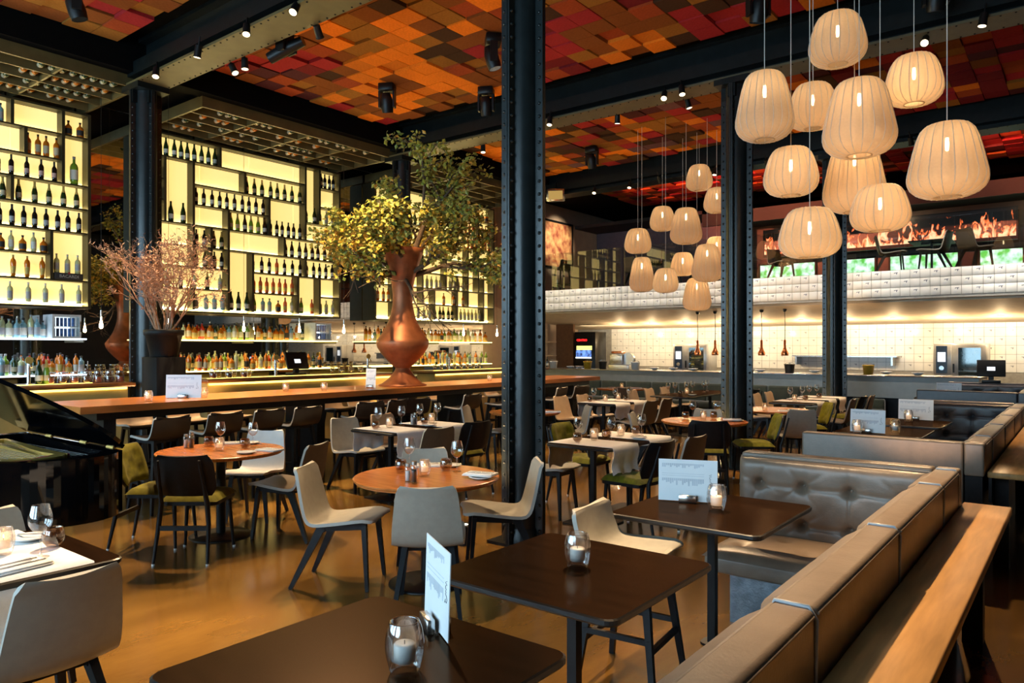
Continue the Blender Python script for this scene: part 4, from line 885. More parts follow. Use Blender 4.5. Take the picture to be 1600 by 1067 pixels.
# ---------------------------------------------------------------- long bar table and stools
t = thing('bar_table', 'long high wooden bar table running in front of the bar', 'table', (-8.08, 2.97, 0))
for i in range(4):
    MB().box(-.53 + .265 * i + .0015, -.53 + .265 * (i + 1) - .0015, 0, 9.5, 1.01, 1.08).obj('plank', WOODB, t)
MB().box(-.40, .40, .2, 9.3, .93, 1.01).obj('underframe', DARKMET, t)
for y in (.35, 2.94, 5.84, 8.9): MB().box(-.34, .34, y - .06, y + .06, 0, .93).obj('leg_panel', BLACK, t)
for i, y in enumerate((3.66, 4.26, 4.78, 5.3, 6.3, 6.72, 7.15, 8.25, 9.2, 9.8, 10.6, 11.3)):
    stool((-7.42, y, 0), face(-1, R.uniform(-.15, .15)), ORDW[i] + ' dark bar stool on the near side of the long bar table', key='dark')
for i, y in enumerate((3.5, 4.1, 4.72, 5.3, 6.4, 7.0, 7.55, 8.15, 9.3, 10.0, 10.8, 11.6)):
    stool((-8.78, y, 0), face(1, R.uniform(-.15, .15)), ORDW[i] + ' tan bar stool on the far side of the long bar table', key='tan')
for x, y, lb in ((-7.85, 3.76, 'lit candle glass at the left end of the long bar table'), (-7.93, 4.43, 'candle glass right of the white menu on the bar table'), (-8.2, 5.7, 'candle glass at the middle of the bar table'), (-7.9, 6.08, 'candle glass left of the small menu on the bar table'), (-8.0, 9.6, 'candle glass on the bar table right of the copper vase')): candle((x, y, 1.08), 0, lb, key='votive')
menu(-8.0, 4.22, .66, 'white menu card standing on the left part of the long bar table', 1.08, .40, .26); menu(-7.95, 6.92, .3, 'narrow white menu card left of the copper vase', 1.08, .16, .27)
# ---------------------------------------------------------------- copper vase with the big branches
VX, VY = -8.08, 7.66
t = thing('copper_vase', 'tall antique copper vase with round belly on the bar table', 'vase', (VX, VY, 1.08))
MB().lathe([(.001, 0), (.355, 0), (.36, .012), (.30, .04), (.22, .10), (.16, .17), (.115, .235), (.105, .262)], 40).obj('foot', COPPER, t)
MB().lathe([(.105, .262), (.13, .285), (.22, .37), (.32, .48), (.375, .57), (.395, .64), (.385, .68), (.33, .755), (.27, .85), (.215, .96), (.175, 1.08), (.15, 1.22), (.148, 1.36), (.165, 1.52), (.20, 1.68), (.255, 1.84), (.30, 1.98), (.315, 2.05), (.30, 2.05), (.24, 1.84), (.14, 1.5), (.1, 1.2)], 40).obj('body', COPPER, t)
BARK = M('grey_brown_bark', (.10, .065, .035), .85, var=.35, scale=25, bump=.3)
LEAF = [M('leaf_' + n, c, .55, var=.25, scale=8, trans=0, sheen=.2) for n, c in (('olive', (.34, .30, .025)), ('yellow', (.58, .40, .03)), ('green', (.17, .20, .02)), ('gold', (.62, .34, .03)))]
for m_ in LEAF:
    p_ = m_.node_tree.nodes['Principled BSDF']; p_.inputs['Subsurface Weight'].default_value = .0
def branch(b, tips, p, d, r, depth, rnd, spread, shrink=.72, gravity=0.0, L=.4, seg=4):
    pts = [p]; rad = [r]
    for i in range(seg):
        d = (d + Vector((rnd.uniform(-1, 1), rnd.uniform(-1, 1), rnd.uniform(-1, 1) + gravity)) * .22).normalized(); p = p + d * L / seg; pts.append(p); rad.append(r * (1 - .45 * (i + 1) / seg)); tips.append((p, d, depth))
    b.tube(pts, rad, 5 if depth > 1 else 4, cap=False)
    if depth == 0: return
    for k in range(rnd.choice((2, 3, 3))):
        q = pts[rnd.randint(2, seg)]; dd = (d + Vector((rnd.uniform(-1, 1), rnd.uniform(-1, 1), rnd.uniform(-.6, .8))) * spread).normalized()
        branch(b, tips, q, dd, r * .55, depth - 1, rnd, spread, shrink, gravity, L * shrink, seg)
rnd = random.Random(11); b = MB(); tips = []
t = thing('leafy_branches', 'large arching branches with yellow-green leaves in the copper vase', 'branches', (VX, VY, 3.0))
for az, el, L, r in ((-2.6, .45, .8, .045), (2.9, .25, .85, .04), (2.2, .9, .85, .05), (.9, 1.15, .95, .06), (.5, .35, .85, .05), (-.2, .75, .85, .045), (1.3, .3, .8, .045), (-1.2, .4, .6, .035), (-2.0, .95, .75, .04), (1.9, -.05, .8, .035), (3.6, .0, .65, .03)):
    # az measured in the plane across the room: 0 along the bar away from camera
    d = Vector((math.cos(el) * math.sin(az) * .75, math.cos(el) * math.cos(az), math.sin(el)))
    branch(b, tips, Vector((0, 0, -.3)) + d * .05, d, r, 3, rnd, .85, .74, .04, L * (.78 if math.cos(az) < 0 else .95))
b.obj('branch_wood', BARK, t)
def leaves(tips, n, rnd, size, name, parent, mats, mind=0):
    b = MB(); tt = [q for q in tips if q[2] <= 2]
    for _ in range(n):
        p, d, dp = rnd.choice(tt); p = p + Vector((rnd.gauss(0, .05), rnd.gauss(0, .05), rnd.gauss(0, .05)))
        a = Vector((rnd.uniform(-1, 1), rnd.uniform(-1, 1), rnd.uniform(-1, .6))).normalized(); u = a.orthogonal().normalized(); L = size * rnd.uniform(.6, 1.25); w_ = L * .32; n_ = a.cross(u) * L * .12
        hi = p.z; m = rnd.choices(range(len(mats)), [5, 2.5 if hi < .55 else .6, 3, 2.2 if hi < .35 and d.y < .4 else .3])[0]
        b.add([p, p + a * L * .45 + u * w_ + n_, p + a * L, p + a * L * .45 - u * w_ + n_], [(0, 1, 2, 3)], m, False)
    return b.obj(name, mats, parent, kind='stuff')
leaves([q for q in tips if not (abs(q[0].x) < .34 and abs(q[0].y) < .34 and q[0].z < .05) and q[0].z > -.34], 9500, rnd, .08, 'foliage', t, LEAF)
# ---------------------------------------------------------------- dry tree in a black pot on a pedestal
t = thing('pedestal', 'square black pedestal under the pot of the dry tree', 'pedestal', (-9.2, 4.6, 0)); MB().rbox(-.19, .19, -.19, .19, .08, 1.53, .006, 1).obj('body', M('matt_black_plinth', (.004, .004, .0045), .6, spec=.15), t); MB().box(-.17, .17, -.17, .17, 0, .08).obj('plinth_foot', DARKMET, t)
t = thing('potted_dry_tree', 'bare twiggy pale tree in a black pot on the pedestal', 'plant', (-9.2, 4.6, 1.53))
MB().lathe([(.001, 0), (.155, 0), (.16, .01), (.215, .27), (.235, .275), (.238, .34), (.225, .345), (.2, .30), (.001, .30)], 32).obj('pot', M('black_plastic_pot', (.005, .005, .005), .55, spec=.25), t)
DRY = M('pale_dry_twig', (.34, .19, .11), .8, var=.3, scale=20)
rnd = random.Random(5); b = MB(); tips = []
for k in range(14):
    az = k * 2 * PI / 14 + rnd.uniform(-.2, .2); el = rnd.uniform(.85, 1.5); d = Vector((math.cos(el) * math.cos(az), math.cos(el) * math.sin(az), math.sin(el)))
    branch(b, tips, Vector((.05 * math.cos(az), .05 * math.sin(az), .28)), d, .016, 4, rnd, .72, .72, .10, rnd.uniform(.38, .58), 4)
b.obj('twigs', DRY, t)
b = MB()
for _ in range(3500):
    p, d, dp = rnd.choice(tips)
    if dp > 1: continue
    a = Vector((rnd.uniform(-1, 1), rnd.uniform(-1, 1), rnd.uniform(-.3, 1))).normalized(); u = a.orthogonal().normalized() * .006; b.add([p, p + a * .03 + u, p + a * .06, p + a * .03 - u], [(0, 1, 2, 3)])
b.obj('dry_leaves', DRY, t, kind='stuff')
# ---------------------------------------------------------------- grand piano (tail towards the camera, lid hinged on the far side)
t = thing('grand_piano', 'black lacquered grand piano with raised lid at the left edge', 'piano', (-5.6, 1.4, 0))
# outline in local xy: tail at +x, hinge (bass) side at y = +.78
PO = [(-.95, .78), (.55, .78), (.72, .75), (.84, .66), (.90, .52), (.89, .36), (.82, .20), (.68, .04), (.48, -.12), (.25, -.28), (0, -.42), (-.3, -.56), (-.6, -.64), (-.95, -.66)]
PO = [p for p in spline(PO, 60)]
def ring(b, out, inset, z0, z1, m=0):
    n = len(out); cx = sum(p[0] for p in out) / n; cy = sum(p[1] for p in out) / n
    inn = [(cx + (p[0] - cx) * (1 - inset / math.hypot(p[0] - cx, p[1] - cy)), cy + (p[1] - cy) * (1 - inset / math.hypot(p[0] - cx, p[1] - cy))) for p in out]
    vs = [(x, y, z) for o, z in ((out, z0), (out, z1), (inn, z1), (inn, z0)) for x, y in o]
    fs = [(r * n + k, r * n + (k + 1) % n, ((r + 1) % 4) * n + (k + 1) % n, ((r + 1) % 4) * n + k) for r in range(4) for k in range(n)]
    b.add(vs, fs, m); return inn
b = MB(); inn = ring(b, PO, .11, .60, .99); b.obj('rim', PIANO, t)
MB().plate(inn, .80, .84).obj('soundboard', M('dark_soundboard', (.03, .014, .006), .4), t)
pl = MB().plate([(x * .80 - .06, y * .80) for x, y in inn], .90, .925).obj('iron_plate', GOLD, t)
b = MB(); ring(b, [(x * .80 - .06, y * .80) for x, y in inn], .07, .915, .972); b.obj('plate_border', GOLD, pl)
b = MB()
for k in range(34):
    y = .60 - .032 * k; x1 = .50 - max(0, (.45 - y)) * .85
    b.tube([(-.7, y, .955), (x1, y + .05, .955)], .002, 4, cap=False)
b.obj('strings', CHROME, t)
b = MB()
for y in (.42, .1, -.2): b.bar((-.7, y, .96), (.62 - abs(y - .4) * .6, y + .04, .92), .03, .05)
b.obj('plate_struts', GOLD, pl)
MB().bar((.42, .55, .955), (.66, .10, .955), .06, .03).obj('bridge_felt', M('red_felt', (.35, .02, .03), .9), t)
MB().box(-1.22, -.95, -.66, .78, .58, .80).box(-1.22, -.95, -.66, -.60, .8, .96).box(-1.22, -.95, .72, .78, .8, .96).obj('key_bed', PIANO, t)
k_ = MB()
for i in range(52): k_.box(-1.19, -1.02, -.585 + .0245 * i, -.5615 + .0245 * i, .80, .82)
k_.obj('white_keys', CHINA, t); k_ = MB()
for i in range(51):
    if i % 7 not in (2, 6): k_.box(-1.12, -1.02, -.567 + .0245 * i, -.556 + .0245 * i, .82, .832)
k_.obj('black_keys', PIANO, t)
lid = MB().plate([(x, y - .78) for x, y in PO], 0, .025).obj('lid', PIANO, t, (0, .78, .995)); lid.rotation_euler = (-.60, 0, 0)
MB().tube([(0, 0, 0), (0, 0, .60)], .012, 8).obj('lid_prop', PIANO, t, (-.75, -.05, .99))
for x in (-.5, .1, .52): MB().tube([(x - .05, .785, .99), (x + .05, .785, .99)], .011, 8).box(x - .05, x + .05, .782, .79, .95, .99).obj('hinge', GOLD, t)
for x, y in ((.45, .35), (-.85, .6), (-.85, -.5)):
    lg = MB().lathe([(.035, .06), (.04, .1), (.055, .4), (.075, .55), (.08, .62)], 16).obj('leg', PIANO, t, (x, y, 0)); MB().cyl(.03, 0, .06, 12).obj('caster', GOLD, lg)
MB().box(-.9, -.7, -.05, .15, .12, .16).bar((-.8, 0, .16), (-.85, 0, .62), .03, .03).bar((-.8, .1, .16), (-.85, .1, .62), .03, .03).obj('pedal_lyre', PIANO, t)
# ---------------------------------------------------------------- pendant lamps
SHADE = fabric_shade('ribbed_fabric_shade', (.76, .57, .37), .06)
SHRING = M('shade_ring', (.55, .40, .24), .5); CORD = M('white_cord', (.65, .62, .55), .5)
SH = {'squat': [(.03, 1.0), (.22, .985), (.30, .95), (.375, .85), (.43, .70), (.475, .52), (.5, .36), (.49, .24), (.44, .12), (.34, .035), (.22, 0), (.17, .005)],
      'tall': [(.03, 1.0), (.2, .99), (.28, .96), (.345, .88), (.395, .74), (.44, .56), (.485, .36), (.5, .26), (.48, .16), (.41, .07), (.28, .01), (.20, 0), (.15, .005)]}
def mkpend(key):
    kind, w_, h_ = key; t = thing('pendant_lamp', '', 'lamp')
    rf = lambda a, z: 1 + .022 * abs(math.sin(a * 10)) - .012
    MB().lathe([(r * w_, z * h_) for r, z in spline(SH[kind], 26)], 84, rf=rf).obj('shade', SHADE, t)
    s = MB()
    for k in range(20):
        a = k * 2 * PI / 20; s.tube([(r * w_ * 1.006 * math.cos(a), r * w_ * 1.006 * math.sin(a), z * h_) for r, z in spline(SH[kind], 14)[1:-1]], .0028, 4, cap=False)
    s.obj('ribs', CORD, t)
    MB().tube([(.17 * w_ * math.cos(a), .17 * w_ * math.sin(a), .004 * h_) for a in [i * PI / 12 for i in range(25)]], .006, 6, cap=False).obj('bottom_ring', SHRING, t)
    MB().lathe([(.001, h_ - .22), (.012, h_ - .215), (.016, h_ - .17), (.012, h_ - .115)], 10).obj('bulb', BULB, t); MB().cyl(.018, h_ - .115, h_, 10).obj('socket', SHRING, t)
    return t
pend = spawner(mkpend)
def hang(x, y, zb, h_, w_, kind, lb, en):
    t = pend((x, y, zb), 0, lb, key=(kind, w_, h_))
    MB().cyl(.004, h_, 5.8 - zb, 6).obj('cord', CORD, t)
    lamp('POINT', 'bulb_light', (x, y, zb + h_ - .2), en, (1, .62, .34), shadow_soft_size=.02)
nl = 'cream ribbed pendant lamp in the near cluster, '
for x, y, zb, h_, w_, kind, lb in ((-1.84, 7.32, 4.31, 0.48, 0.51, 'squat', 'topmost of all'), (-1.22, 7.43, 3.84, 0.44, 0.48, 'squat', 'upper right, tilted out alone'), (-2.21, 6.40, 3.46, 0.59, 0.49, 'tall', 'far left, in front of the column'),
    (-2.17, 7.70, 3.86, 0.45, 0.48, 'squat', 'small one tucked between two tall lamps'), (-1.51, 6.69, 3.27, 0.64, 0.58, 'tall', 'large central one'), (-0.88, 6.80, 2.86, 0.59, 0.58, 'tall', 'largest, rightmost'), (-2.14, 6.90, 3.05, 0.44, 0.48, 'squat', 'left one over the riveted column'),
    (-1.79, 7.74, 2.98, 0.67, 0.58, 'tall', 'half hidden below the large central one'), (-1.46, 7.24, 2.70, 0.41, 0.50, 'squat', 'lower right of the centre'), (-1.81, 6.33, 2.40, 0.41, 0.49, 'squat', 'lowest one')):
    hang(x, y, zb, h_, w_, kind, nl + lb, 1.9)
fl = 'small-looking ribbed pendant lamp in the far cluster, '
for x, y, zb, h_, w_, kind, lb in ((-6.19, 14.08, 4.84, 0.52, 0.53, 'squat', 'topmost'), (-6.55, 13.16, 3.94, 0.48, 0.49, 'squat', 'upper left of the large one'), (-5.80, 12.61, 3.56, 0.66, 0.58, 'tall', 'large upper one'), (-5.55, 13.43, 4.22, 0.48, 0.49, 'squat', 'upper right beside the column'), (-6.74, 12.51, 3.45, 0.47, 0.51, 'squat', 'leftmost upper'), (-6.58, 12.37, 2.70, 0.65, 0.47, 'tall', 'leftmost lower, tall'),
    (-5.96, 12.10, 2.64, 0.44, 0.46, 'squat', 'lower middle'), (-6.28, 13.50, 3.07, 0.46, 0.47, 'squat', 'small one in the middle'), (-5.75, 13.91, 3.36, 0.48, 0.48, 'squat', 'cut by the column'), (-5.37, 12.56, 2.84, 0.67, 0.55, 'tall', 'large lower right'), (-5.89, 13.29, 2.36, 0.63, 0.54, 'tall', 'lowest')):
    hang(x, y, zb, h_, w_, kind, fl + lb, 1.9)
# ---------------------------------------------------------------- ceiling spotlights and stage fixtures
def mkspot():
    t = thing('ceiling_spot', '', 'spotlight'); h = MB().cyl(.045, 0, .13, 14, r1=.04).cyl(.05, -.012, .0, 14).obj('head', DARKMET, t)
    MB().disc(.041, -.0125, 16, flip=True).obj('lens', LENS, t); MB().cyl(.01, .13, .24, 8).obj('stem', DARKMET, t); return t
spot = spawner(mkspot); SPOT_K = 2.5
def fixture(x, y, z, target, en, lb, col=WARM, ang=42, tiltonly=False):
    o = spot((x, y, z), 0, lb); d = Vector((x, y, z)) - Vector(target); o.rotation_euler = d.to_track_quat('Z', 'Y').to_euler()
    if en: lamp('SPOT', 'spot_beam', Vector((x, y, z)) - d.normalized() * .04, en * SPOT_K, col, spot_size=math.radians(ang), spot_blend=.6, shadow_soft_size=.05, target=target)
b1, b2, b3 = 'under the nearest left beam, ', 'under the second beam, ', 'under the third beam, '
for x, y, z, tg, en, lb in (
    (-7.48, 4.68, 5.2, (-5.99, 3.5, .75), 420, b1 + 'glowing one at the top left'), (-8.54, 4.68, 5.2, (-9.2, 4.6, 2.2), 230, b1 + 'second from the left bar'), (-9.58, 4.68, 5.2, (-8.1, 3.6, 1.0), 520, b1 + 'leftmost beside the bulkhead'),
    (-8.65, 5.25, 5.2, (-6.1, 5.7, .75), 420, b1 + 'left one of the bright pair'), (-8.42, 5.25, 5.2, (-8.1, 5.2, 1.0), 620, b1 + 'right one of the bright pair'), (-6.9, 5.25, 5.2, (-8.08, 7.6, 2.3), 420, b1 + 'next to the long profile spot'),
    (-5.6, 4.68, 5.2, (-3.65, 1.1, .75), 1300, b1 + 'out of view right of the column'), (-5.0, 4.68, 5.2, (-3.65, 3.69, .75), 330, b1 + 'aimed at the round table'),
    (-6.6, 4.68, 5.2, (-5.4, 1.9, .9), 260, b1 + 'aimed at the piano'),
    (-6.72, 9.55, 5.2, (-6.3, 8.3, .75), 200, b2 + 'frontal bright one right of the column'), (-4.73, 9.55, 5.2, (-3.66, 6.3, .75), 380, b2 + 'left of the bright pair'), (-4.45, 9.55, 5.2, (-3.4, 8.3, .75), 320, b2 + 'right of the bright pair'), (-1.46, 9.55, 5.15, (-1.3, 4.2, .6), 420, b2 + 'right among the pendant cords'),
    (-8.61, 10.15, 5.2, (-8.1, 9.6, 1.0), 520, b2 + 'above the leafy branches'), (-5.83, 10.15, 5.2, (-6.2, 10.7, .75), 320, b2 + 'small black one pointing down'), (-4.62, 10.15, 5.2, (-3.6, 10.7, .75), 320, b2 + 'track one by the column'),
    (-7.97, 14.4, 5.2, (-7.7, 12.6, .75), 160, b3 + 'bright frontal one'), (-8.88, 14.4, 5.2, (-8.1, 12.0, 1), 300, b3 + 'left one near the floodlight'), (-6.0, 14.4, 5.2, (-6.05, 13.4, .75), 300, b3 + 'above the long dark table'), (-3.3, 14.35, 5.2, (-3.8, 13.0, .75), 300, b3 + 'above the long clothed table'),
    (-.9, 9.55, 5.2, (-1.55, 9.2, .75), 240, b2 + 'out of view over the second booth'), (-2.9, 4.68, 5.2, (-.6, 3.3, .8), 760, b1 + 'out of view over the near booth'), (-2.6, 4.68, 5.2, (-1.7, 1.9, .75), 50, b1 + 'out of view over the dark tables'), (-.7, 14.35, 5.2, (-1.5, 11.5, .8), 260, b3 + 'over the far booth')):
    fixture(x, y, z, tg, en, 'black spotlight ' + lb)  # several of these spots are added to light tables, piano and booths
for i, x in enumerate((-10.3, -7.2, -4.9, -2.4, -.3)): fixture(x, 14.38, 5.2, (x + .2, 16.0, 2.8), 120, ORDW[i] + ' black wall-wash spotlight aimed at the white tile band', (1, .88, .74), 75)  # this row is added to brighten the tile band
# red accent spots raking the ceiling beyond the third beam
for i, (x, tx) in enumerate(((-9.74, -8.6), (-8.5, -7.4), (-7.6, -6.6), (-6.6, -5.6), (-2.6, -1.8), (-1.8, -.8))):
    fixture(x, 15.1, 5.45, (tx, 17.2, 5.85), 300, ORDW[i] + ' black accent spot raking the red ceiling from the third beam', (1, .22, .10), 60)
def mkmover():
    t = thing('moving_head', '', 'stage light'); MB().rbox(-.12, .12, -.1, .1, .3, .42, .01, 1).obj('base', DARKMET, t)
    for s_ in (-.115, .115): MB().box(s_ - .015, s_ + .015, -.05, .05, .05, .31).obj('yoke_arm', DARKMET, t)
    h = MB().lathe([(.001, .2), (.06, .2), (.09, .1), (.095, -.02), (.085, -.1)], 18).obj('head', DARKMET, t, (0, 0, .08)); h.rotation_euler = (.3, 0, 0); MB().disc(.08, -.098, 18, flip=True).obj('lens', M('dark_lens', (.05, .06, .08), .05, metal=.6), h); return t
mover = spawner(mkmover)
for x, y, lb in ((-8.94, 3.48, 'at the top left corner'), (-6.19, 7.5, 'left of the nearest column, higher one'), (-7.52, 8.94, 'left of the nearest column, large lower one'), (-8.64, 7.86, 'above the bulkhead over the middle bar'), (-2.93, 8.28, 'left of the near pendant cluster'), (-1.3, 9.2, 'right of the near pendant cords'), (-8.02, 12.92, 'right of the nearest column in the far bay')):
    mover((x, y, 5.36), R.uniform(-1, 1), 'black moving-head stage light hanging ' + lb)
t = thing('profile_spot', 'long black profile spotlight under the nearest beam', 'stage light', (-7.7, 5.36, 5.3)); MB().tube([(-.2, -.1, -.1), (0, 0, 0), (.2, .1, .08)], [.07, .075, .06], 14).obj('barrel', DARKMET, t); MB().box(-.03, .03, -.02, .02, .06, .22).obj('clamp', DARKMET, t); [MB().box(-.08, .08, s_ - .01, s_ + .01, -.05, .1).obj('yoke_arm', DARKMET, t) for s_ in (-.09, .09)]; MB().box(-.02, .02, -.1, .1, .1, .58).obj('hanger', DARKMET, t)
t = thing('floodlight', 'square steel floodlight with yellow reflector right of the nearest column', 'floodlight', (-9.95, 14.4, 5.28)); o = MB().rbox(-.22, .22, -.05, .05, -.15, .15, .02, 1).obj('housing', CHROME, t); MB().box(-.17, .17, -.055, -.051, -.1, .1).obj('lens', emis('flood_lens', (1, .62, .18), .4), o); o.rotation_euler = (.15, 0, .5); MB().box(-.01, .01, -.02, .02, .15, .3).obj('bracket', DARKMET, t)
def mkup():
    t = thing('floor_uplight', '', 'lamp'); MB().cyl(.085, 0, .16, 20).obj('body', DARKMET, t); MB().disc(.03, .162, 12).obj('lens', emis('uplight_lens', (1, .9, .7), 4), t); return t
up = spawner(mkup)
for x, y, lb in ((-4.12, 4.62, 'nearest column'), (-4.15, 9.45, 'second column'), (-4.15, 14.4, 'third column'), (-9.9, 9.3, 'column behind the vase'), (-9.85, 5.4, 'column behind the dry tree'), (-1.0, 5.6, 'gap between the two near booths'), (-.9, 11.6, 'gap before the far booth')): up((x, y, 0), 0, 'small black cylindrical floor uplight at the ' + lb)  # only the nearest column's uplight is known; the others are added
UP = (1, .60, .28)
for x, y in ((-4.12, 4.62), (-4.15, 9.45), (-4.15, 14.4), (-9.9, 9.3), (-9.85, 5.4), (-1.0, 5.6), (-.9, 10.8)): lamp('SPOT', 'uplight_beam', (x, y, .2), 140, UP, spot_size=math.radians(105), spot_blend=.5, shadow_soft_size=.04, target=(x, y, 5))  # beams beyond the nearest column are added to brighten the ceiling
# ---------------------------------------------------------------- kitchen
KX0, KX1, KY = -12.0, -1.55, 15.9
t = thing('kitchen_counter', 'long grey steel kitchen pass counter across the back', 'counter', (KX0, KY, 0)); W = KX1 - KX0
MB().box(0, W, .0, .9, .66, 1.08).obj('front_apron', SATIN, t); MB().rbox(-.02, W + .02, -.04, .95, 1.08, 1.10, .006, 1).obj('worktop', CHROME, t); MB().box(0, W, .35, .85, 0, .66).obj('base', BLACK, t); MB().box(W - .95, W - .55, .05, .35, 0, .66).obj('support_post', SATIN, t)
VELV = M('dark_green_velvet', (.03, .04, .022), .8, var=.3, scale=6, sheen=.5)
t = thing('velvet_banquette', 'dark green velvet banquette running under the kitchen counter', 'bench', (-10.2, KY, 0)); n = 9; W = 6.2
for i in range(n): MB().rbox(W * i / n, W * (i + 1) / n - .01, -.16, -.02, .42, .84, .05, 3).obj('back_cushion', VELV, t); MB().rbox(W * i / n, W * (i + 1) / n - .01, -.62, -.14, .30, .46, .05, 3).obj('seat_cushion', VELV, t)
MB().box(0, W, -.55, -.05, 0, .3).obj('plinth', BLACK, t)
t = thing('velvet_bench_end', 'dark green velvet seat right of the third column under the counter', 'bench', (-3.3, KY, 0)); MB().rbox(-.4, .2, -.16, -.02, .2, .64, .04, 3).obj('back_cushion', VELV, t); MB().rbox(-.4, .2, -.6, -.14, .1, .45, .04, 3).obj('seat_cushion', VELV, t); MB().box(-.38, .18, -.55, -.05, 0, .1).obj('plinth', BLACK, t)
# white tile band, soffit and back wall
band = MB().box(-12.6, 4.2, 16.0, 16.25, 2.60, 3.17).obj('wall_1', GROUT, kind='structure')
TW = .172
def tilemesh(mark):
    b = MB().rbox(-TW / 2 + .003, TW / 2 - .003, -.012, 0, -TW / 2 + .003, TW / 2 - .003, .003, 1)
    if mark:   # small printed motif: bar with a hooked handle
        for pts in ([(-.02, .040), (.045, .046), (.048, .034), (.018, .030), (-.018, .030)], [(.018, .034), (.034, .034), (.032, .004), (.018, .008)], [(-.03, .028), (-.005, .030), (-.005, .022)]):
            b.add([(x, -.0124, z) for x, z in pts], [list(range(len(pts)))[::-1]], 1)
        for q in range(4): b.add([(x, -.0124, z) for x, z in ((-.045, -.02 - .012 * q), (.03 - .01 * q, -.018 - .012 * q), (.03 - .01 * q, -.022 - .012 * q), (-.045, -.024 - .012 * q))], [(0, 1, 2, 3)], 2)
    return b
tms = [tilemesh(0).mesh('tile', [TILE]), tilemesh(1).mesh('tile', [TILE, M('tile_print', (.13, .15, .19), .3), INK])]
k = 0
for r in range(3):
    for i in range(73):
        x = -12.5 + TW * (i + .5)
        if x > .1: continue
        link('tile', tms[(i + r) % 2], band, (x, 16.0, 2.655 + TW * (r + .5) - .005)); k += 1
back = MB().box(-12.6, 4.2, 19.5, 19.6, 0, 3.1).obj('wall_2', GROUT, kind='structure')
bt = MB(); t0, t1 = tilemesh(0), tilemesh(1)
def stamp(dst, src, off, sc=1, xform=None):
    vs = [xform(v) if xform else (v[0] * sc + off[0], v[1] * sc + off[1], v[2] * sc + off[2]) for v in src.v]; k = len(dst.v); dst.v += vs
    for f, m, s_ in zip(src.f, src.m, src.s): dst.f.append([q + k for q in f]); dst.m.append(m); dst.s.append(s_)
flat0 = MB().box(-TW / 2 + .003, TW / 2 - .003, -.012, 0, -TW / 2 + .003, TW / 2 - .003); flat1 = MB().box(-TW / 2 + .003, TW / 2 - .003, -.012, 0, -TW / 2 + .003, TW / 2 - .003)
flat1.add([(-.02, -.0125, .04), (.045, -.0125, .046), (.03, -.0125, .004), (.015, -.0125, .028)], [(3, 2, 1, 0)], 1)
for r in range(6):
    for i in range(63):
        x = -12.4 + .2 * (i + .5)
        if x < -11.35: continue
        stamp(bt, (flat0, flat1)[(i + r) % 2], (x, 19.5, 1.1 + .2 * (r + .5)), .2 / TW)
bt.obj('tile_field', [TILE, M('tile_print_pale', (.30, .32, .34), .4)], back, kind='stuff')
# sloping tiled soffit
SOF = [(16.25, 2.60), (16.9, 2.50), (17.6, 2.42), (18.4, 2.34), (19.0, 2.28), (19.5, 2.25)]
sp = spline(SOF, 13); sb = MB()
sb.sheet([[(x, y, z) for x in (-12.6, -8, -4, 0, 4.2)] for y, z in sp], -.04)
soff = sb.obj('trim_5', M('cream_tile_soffit', (.74, .63, .48), .6, var=.06, scale=6, spec=.3), kind='structure')
mk = MB(); i = 0
for r in range(1, 17):
    y = 16.3 + .19 * r; z = 2.60 - .105 * (y - 16.25) - .012
    zz = [q for q in sp]
    for a, b_ in zip(sp, sp[1:]):
        if a[0] <= y <= b_[0]: z = a[1] + (b_[1] - a[1]) * (y - a[0]) / (b_[0] - a[0]); break
    for i in range(36):
        x = -12.4 + .35 * i + (.175 if r % 2 else 0); mk.add([(x, y, z - .003), (x + .06, y, z - .003), (x + .05, y + .03, z - .006), (x + .01, y + .03, z - .006)], [(0, 1, 2, 3)])
mk.obj('printed_marks', INK, soff, kind='stuff')
DL = emis('downlight_lens', (1, .84, .55), 16)
for i in range(12):
    x = -11.4 + 1.0 * i; y = 18.2; z = 2.33
    t = thing('downlight', ORDW[i] + ' round recessed downlight in the kitchen soffit row', 'downlight', (x, y, z)); MB().lathe([(.075, 0), (.075, -.012), (.06, -.012)], 16).obj('trim_ring', CHROME, t); MB().disc(.06, -.008, 16, flip=True).obj('lens', DL, t)
    lamp('POINT', 'downlight_glow', (x, y, z - .28), 18, (1, .70, .38), shadow_soft_size=.025)
for x in (-10.5, -7.5, -4.5, -1.5): lamp('AREA', 'shelf_light', (x, 18.3, 2.2), 14, (1, .80, .52), shape='RECTANGLE', size=2.6, size_y=.2, target=(x, 19.5, 1.5))  # bare area lamps added to brighten the kitchen back wall
def mkheat():
    t = thing('heat_lamp', '', 'lamp'); MB().lathe([(.075, 0), (.08, .03), (.078, .07), (.05, .12), (.03, .18), (.026, .34), (.012, .36), (.001, .36)], 20).obj('shade', COPPERSH, t); MB().disc(.06, .02, 16, flip=True).obj('bulb', FLAME, t)
    MB().tube([(0, 0, .36), (.006, 0, .6), (-.004, 0, .98)], .007, 6).obj('cord', DARKMET, t); MB().lathe([(.03, .98), (.045, 1.0), (.05, 1.1), (.001, 1.11)], 12).obj('ceiling_cup', DARKMET, t); return t
heat = spawner(mkheat)
for x, lb in ((-7.34, 'leftmost'), (-6.90, 'second'), (-5.80, 'third, right of the second column'), (-5.28, 'rightmost')): heat((x, 16.6, 1.47), 0, 'slim copper heat lamp over the kitchen pass, ' + lb)
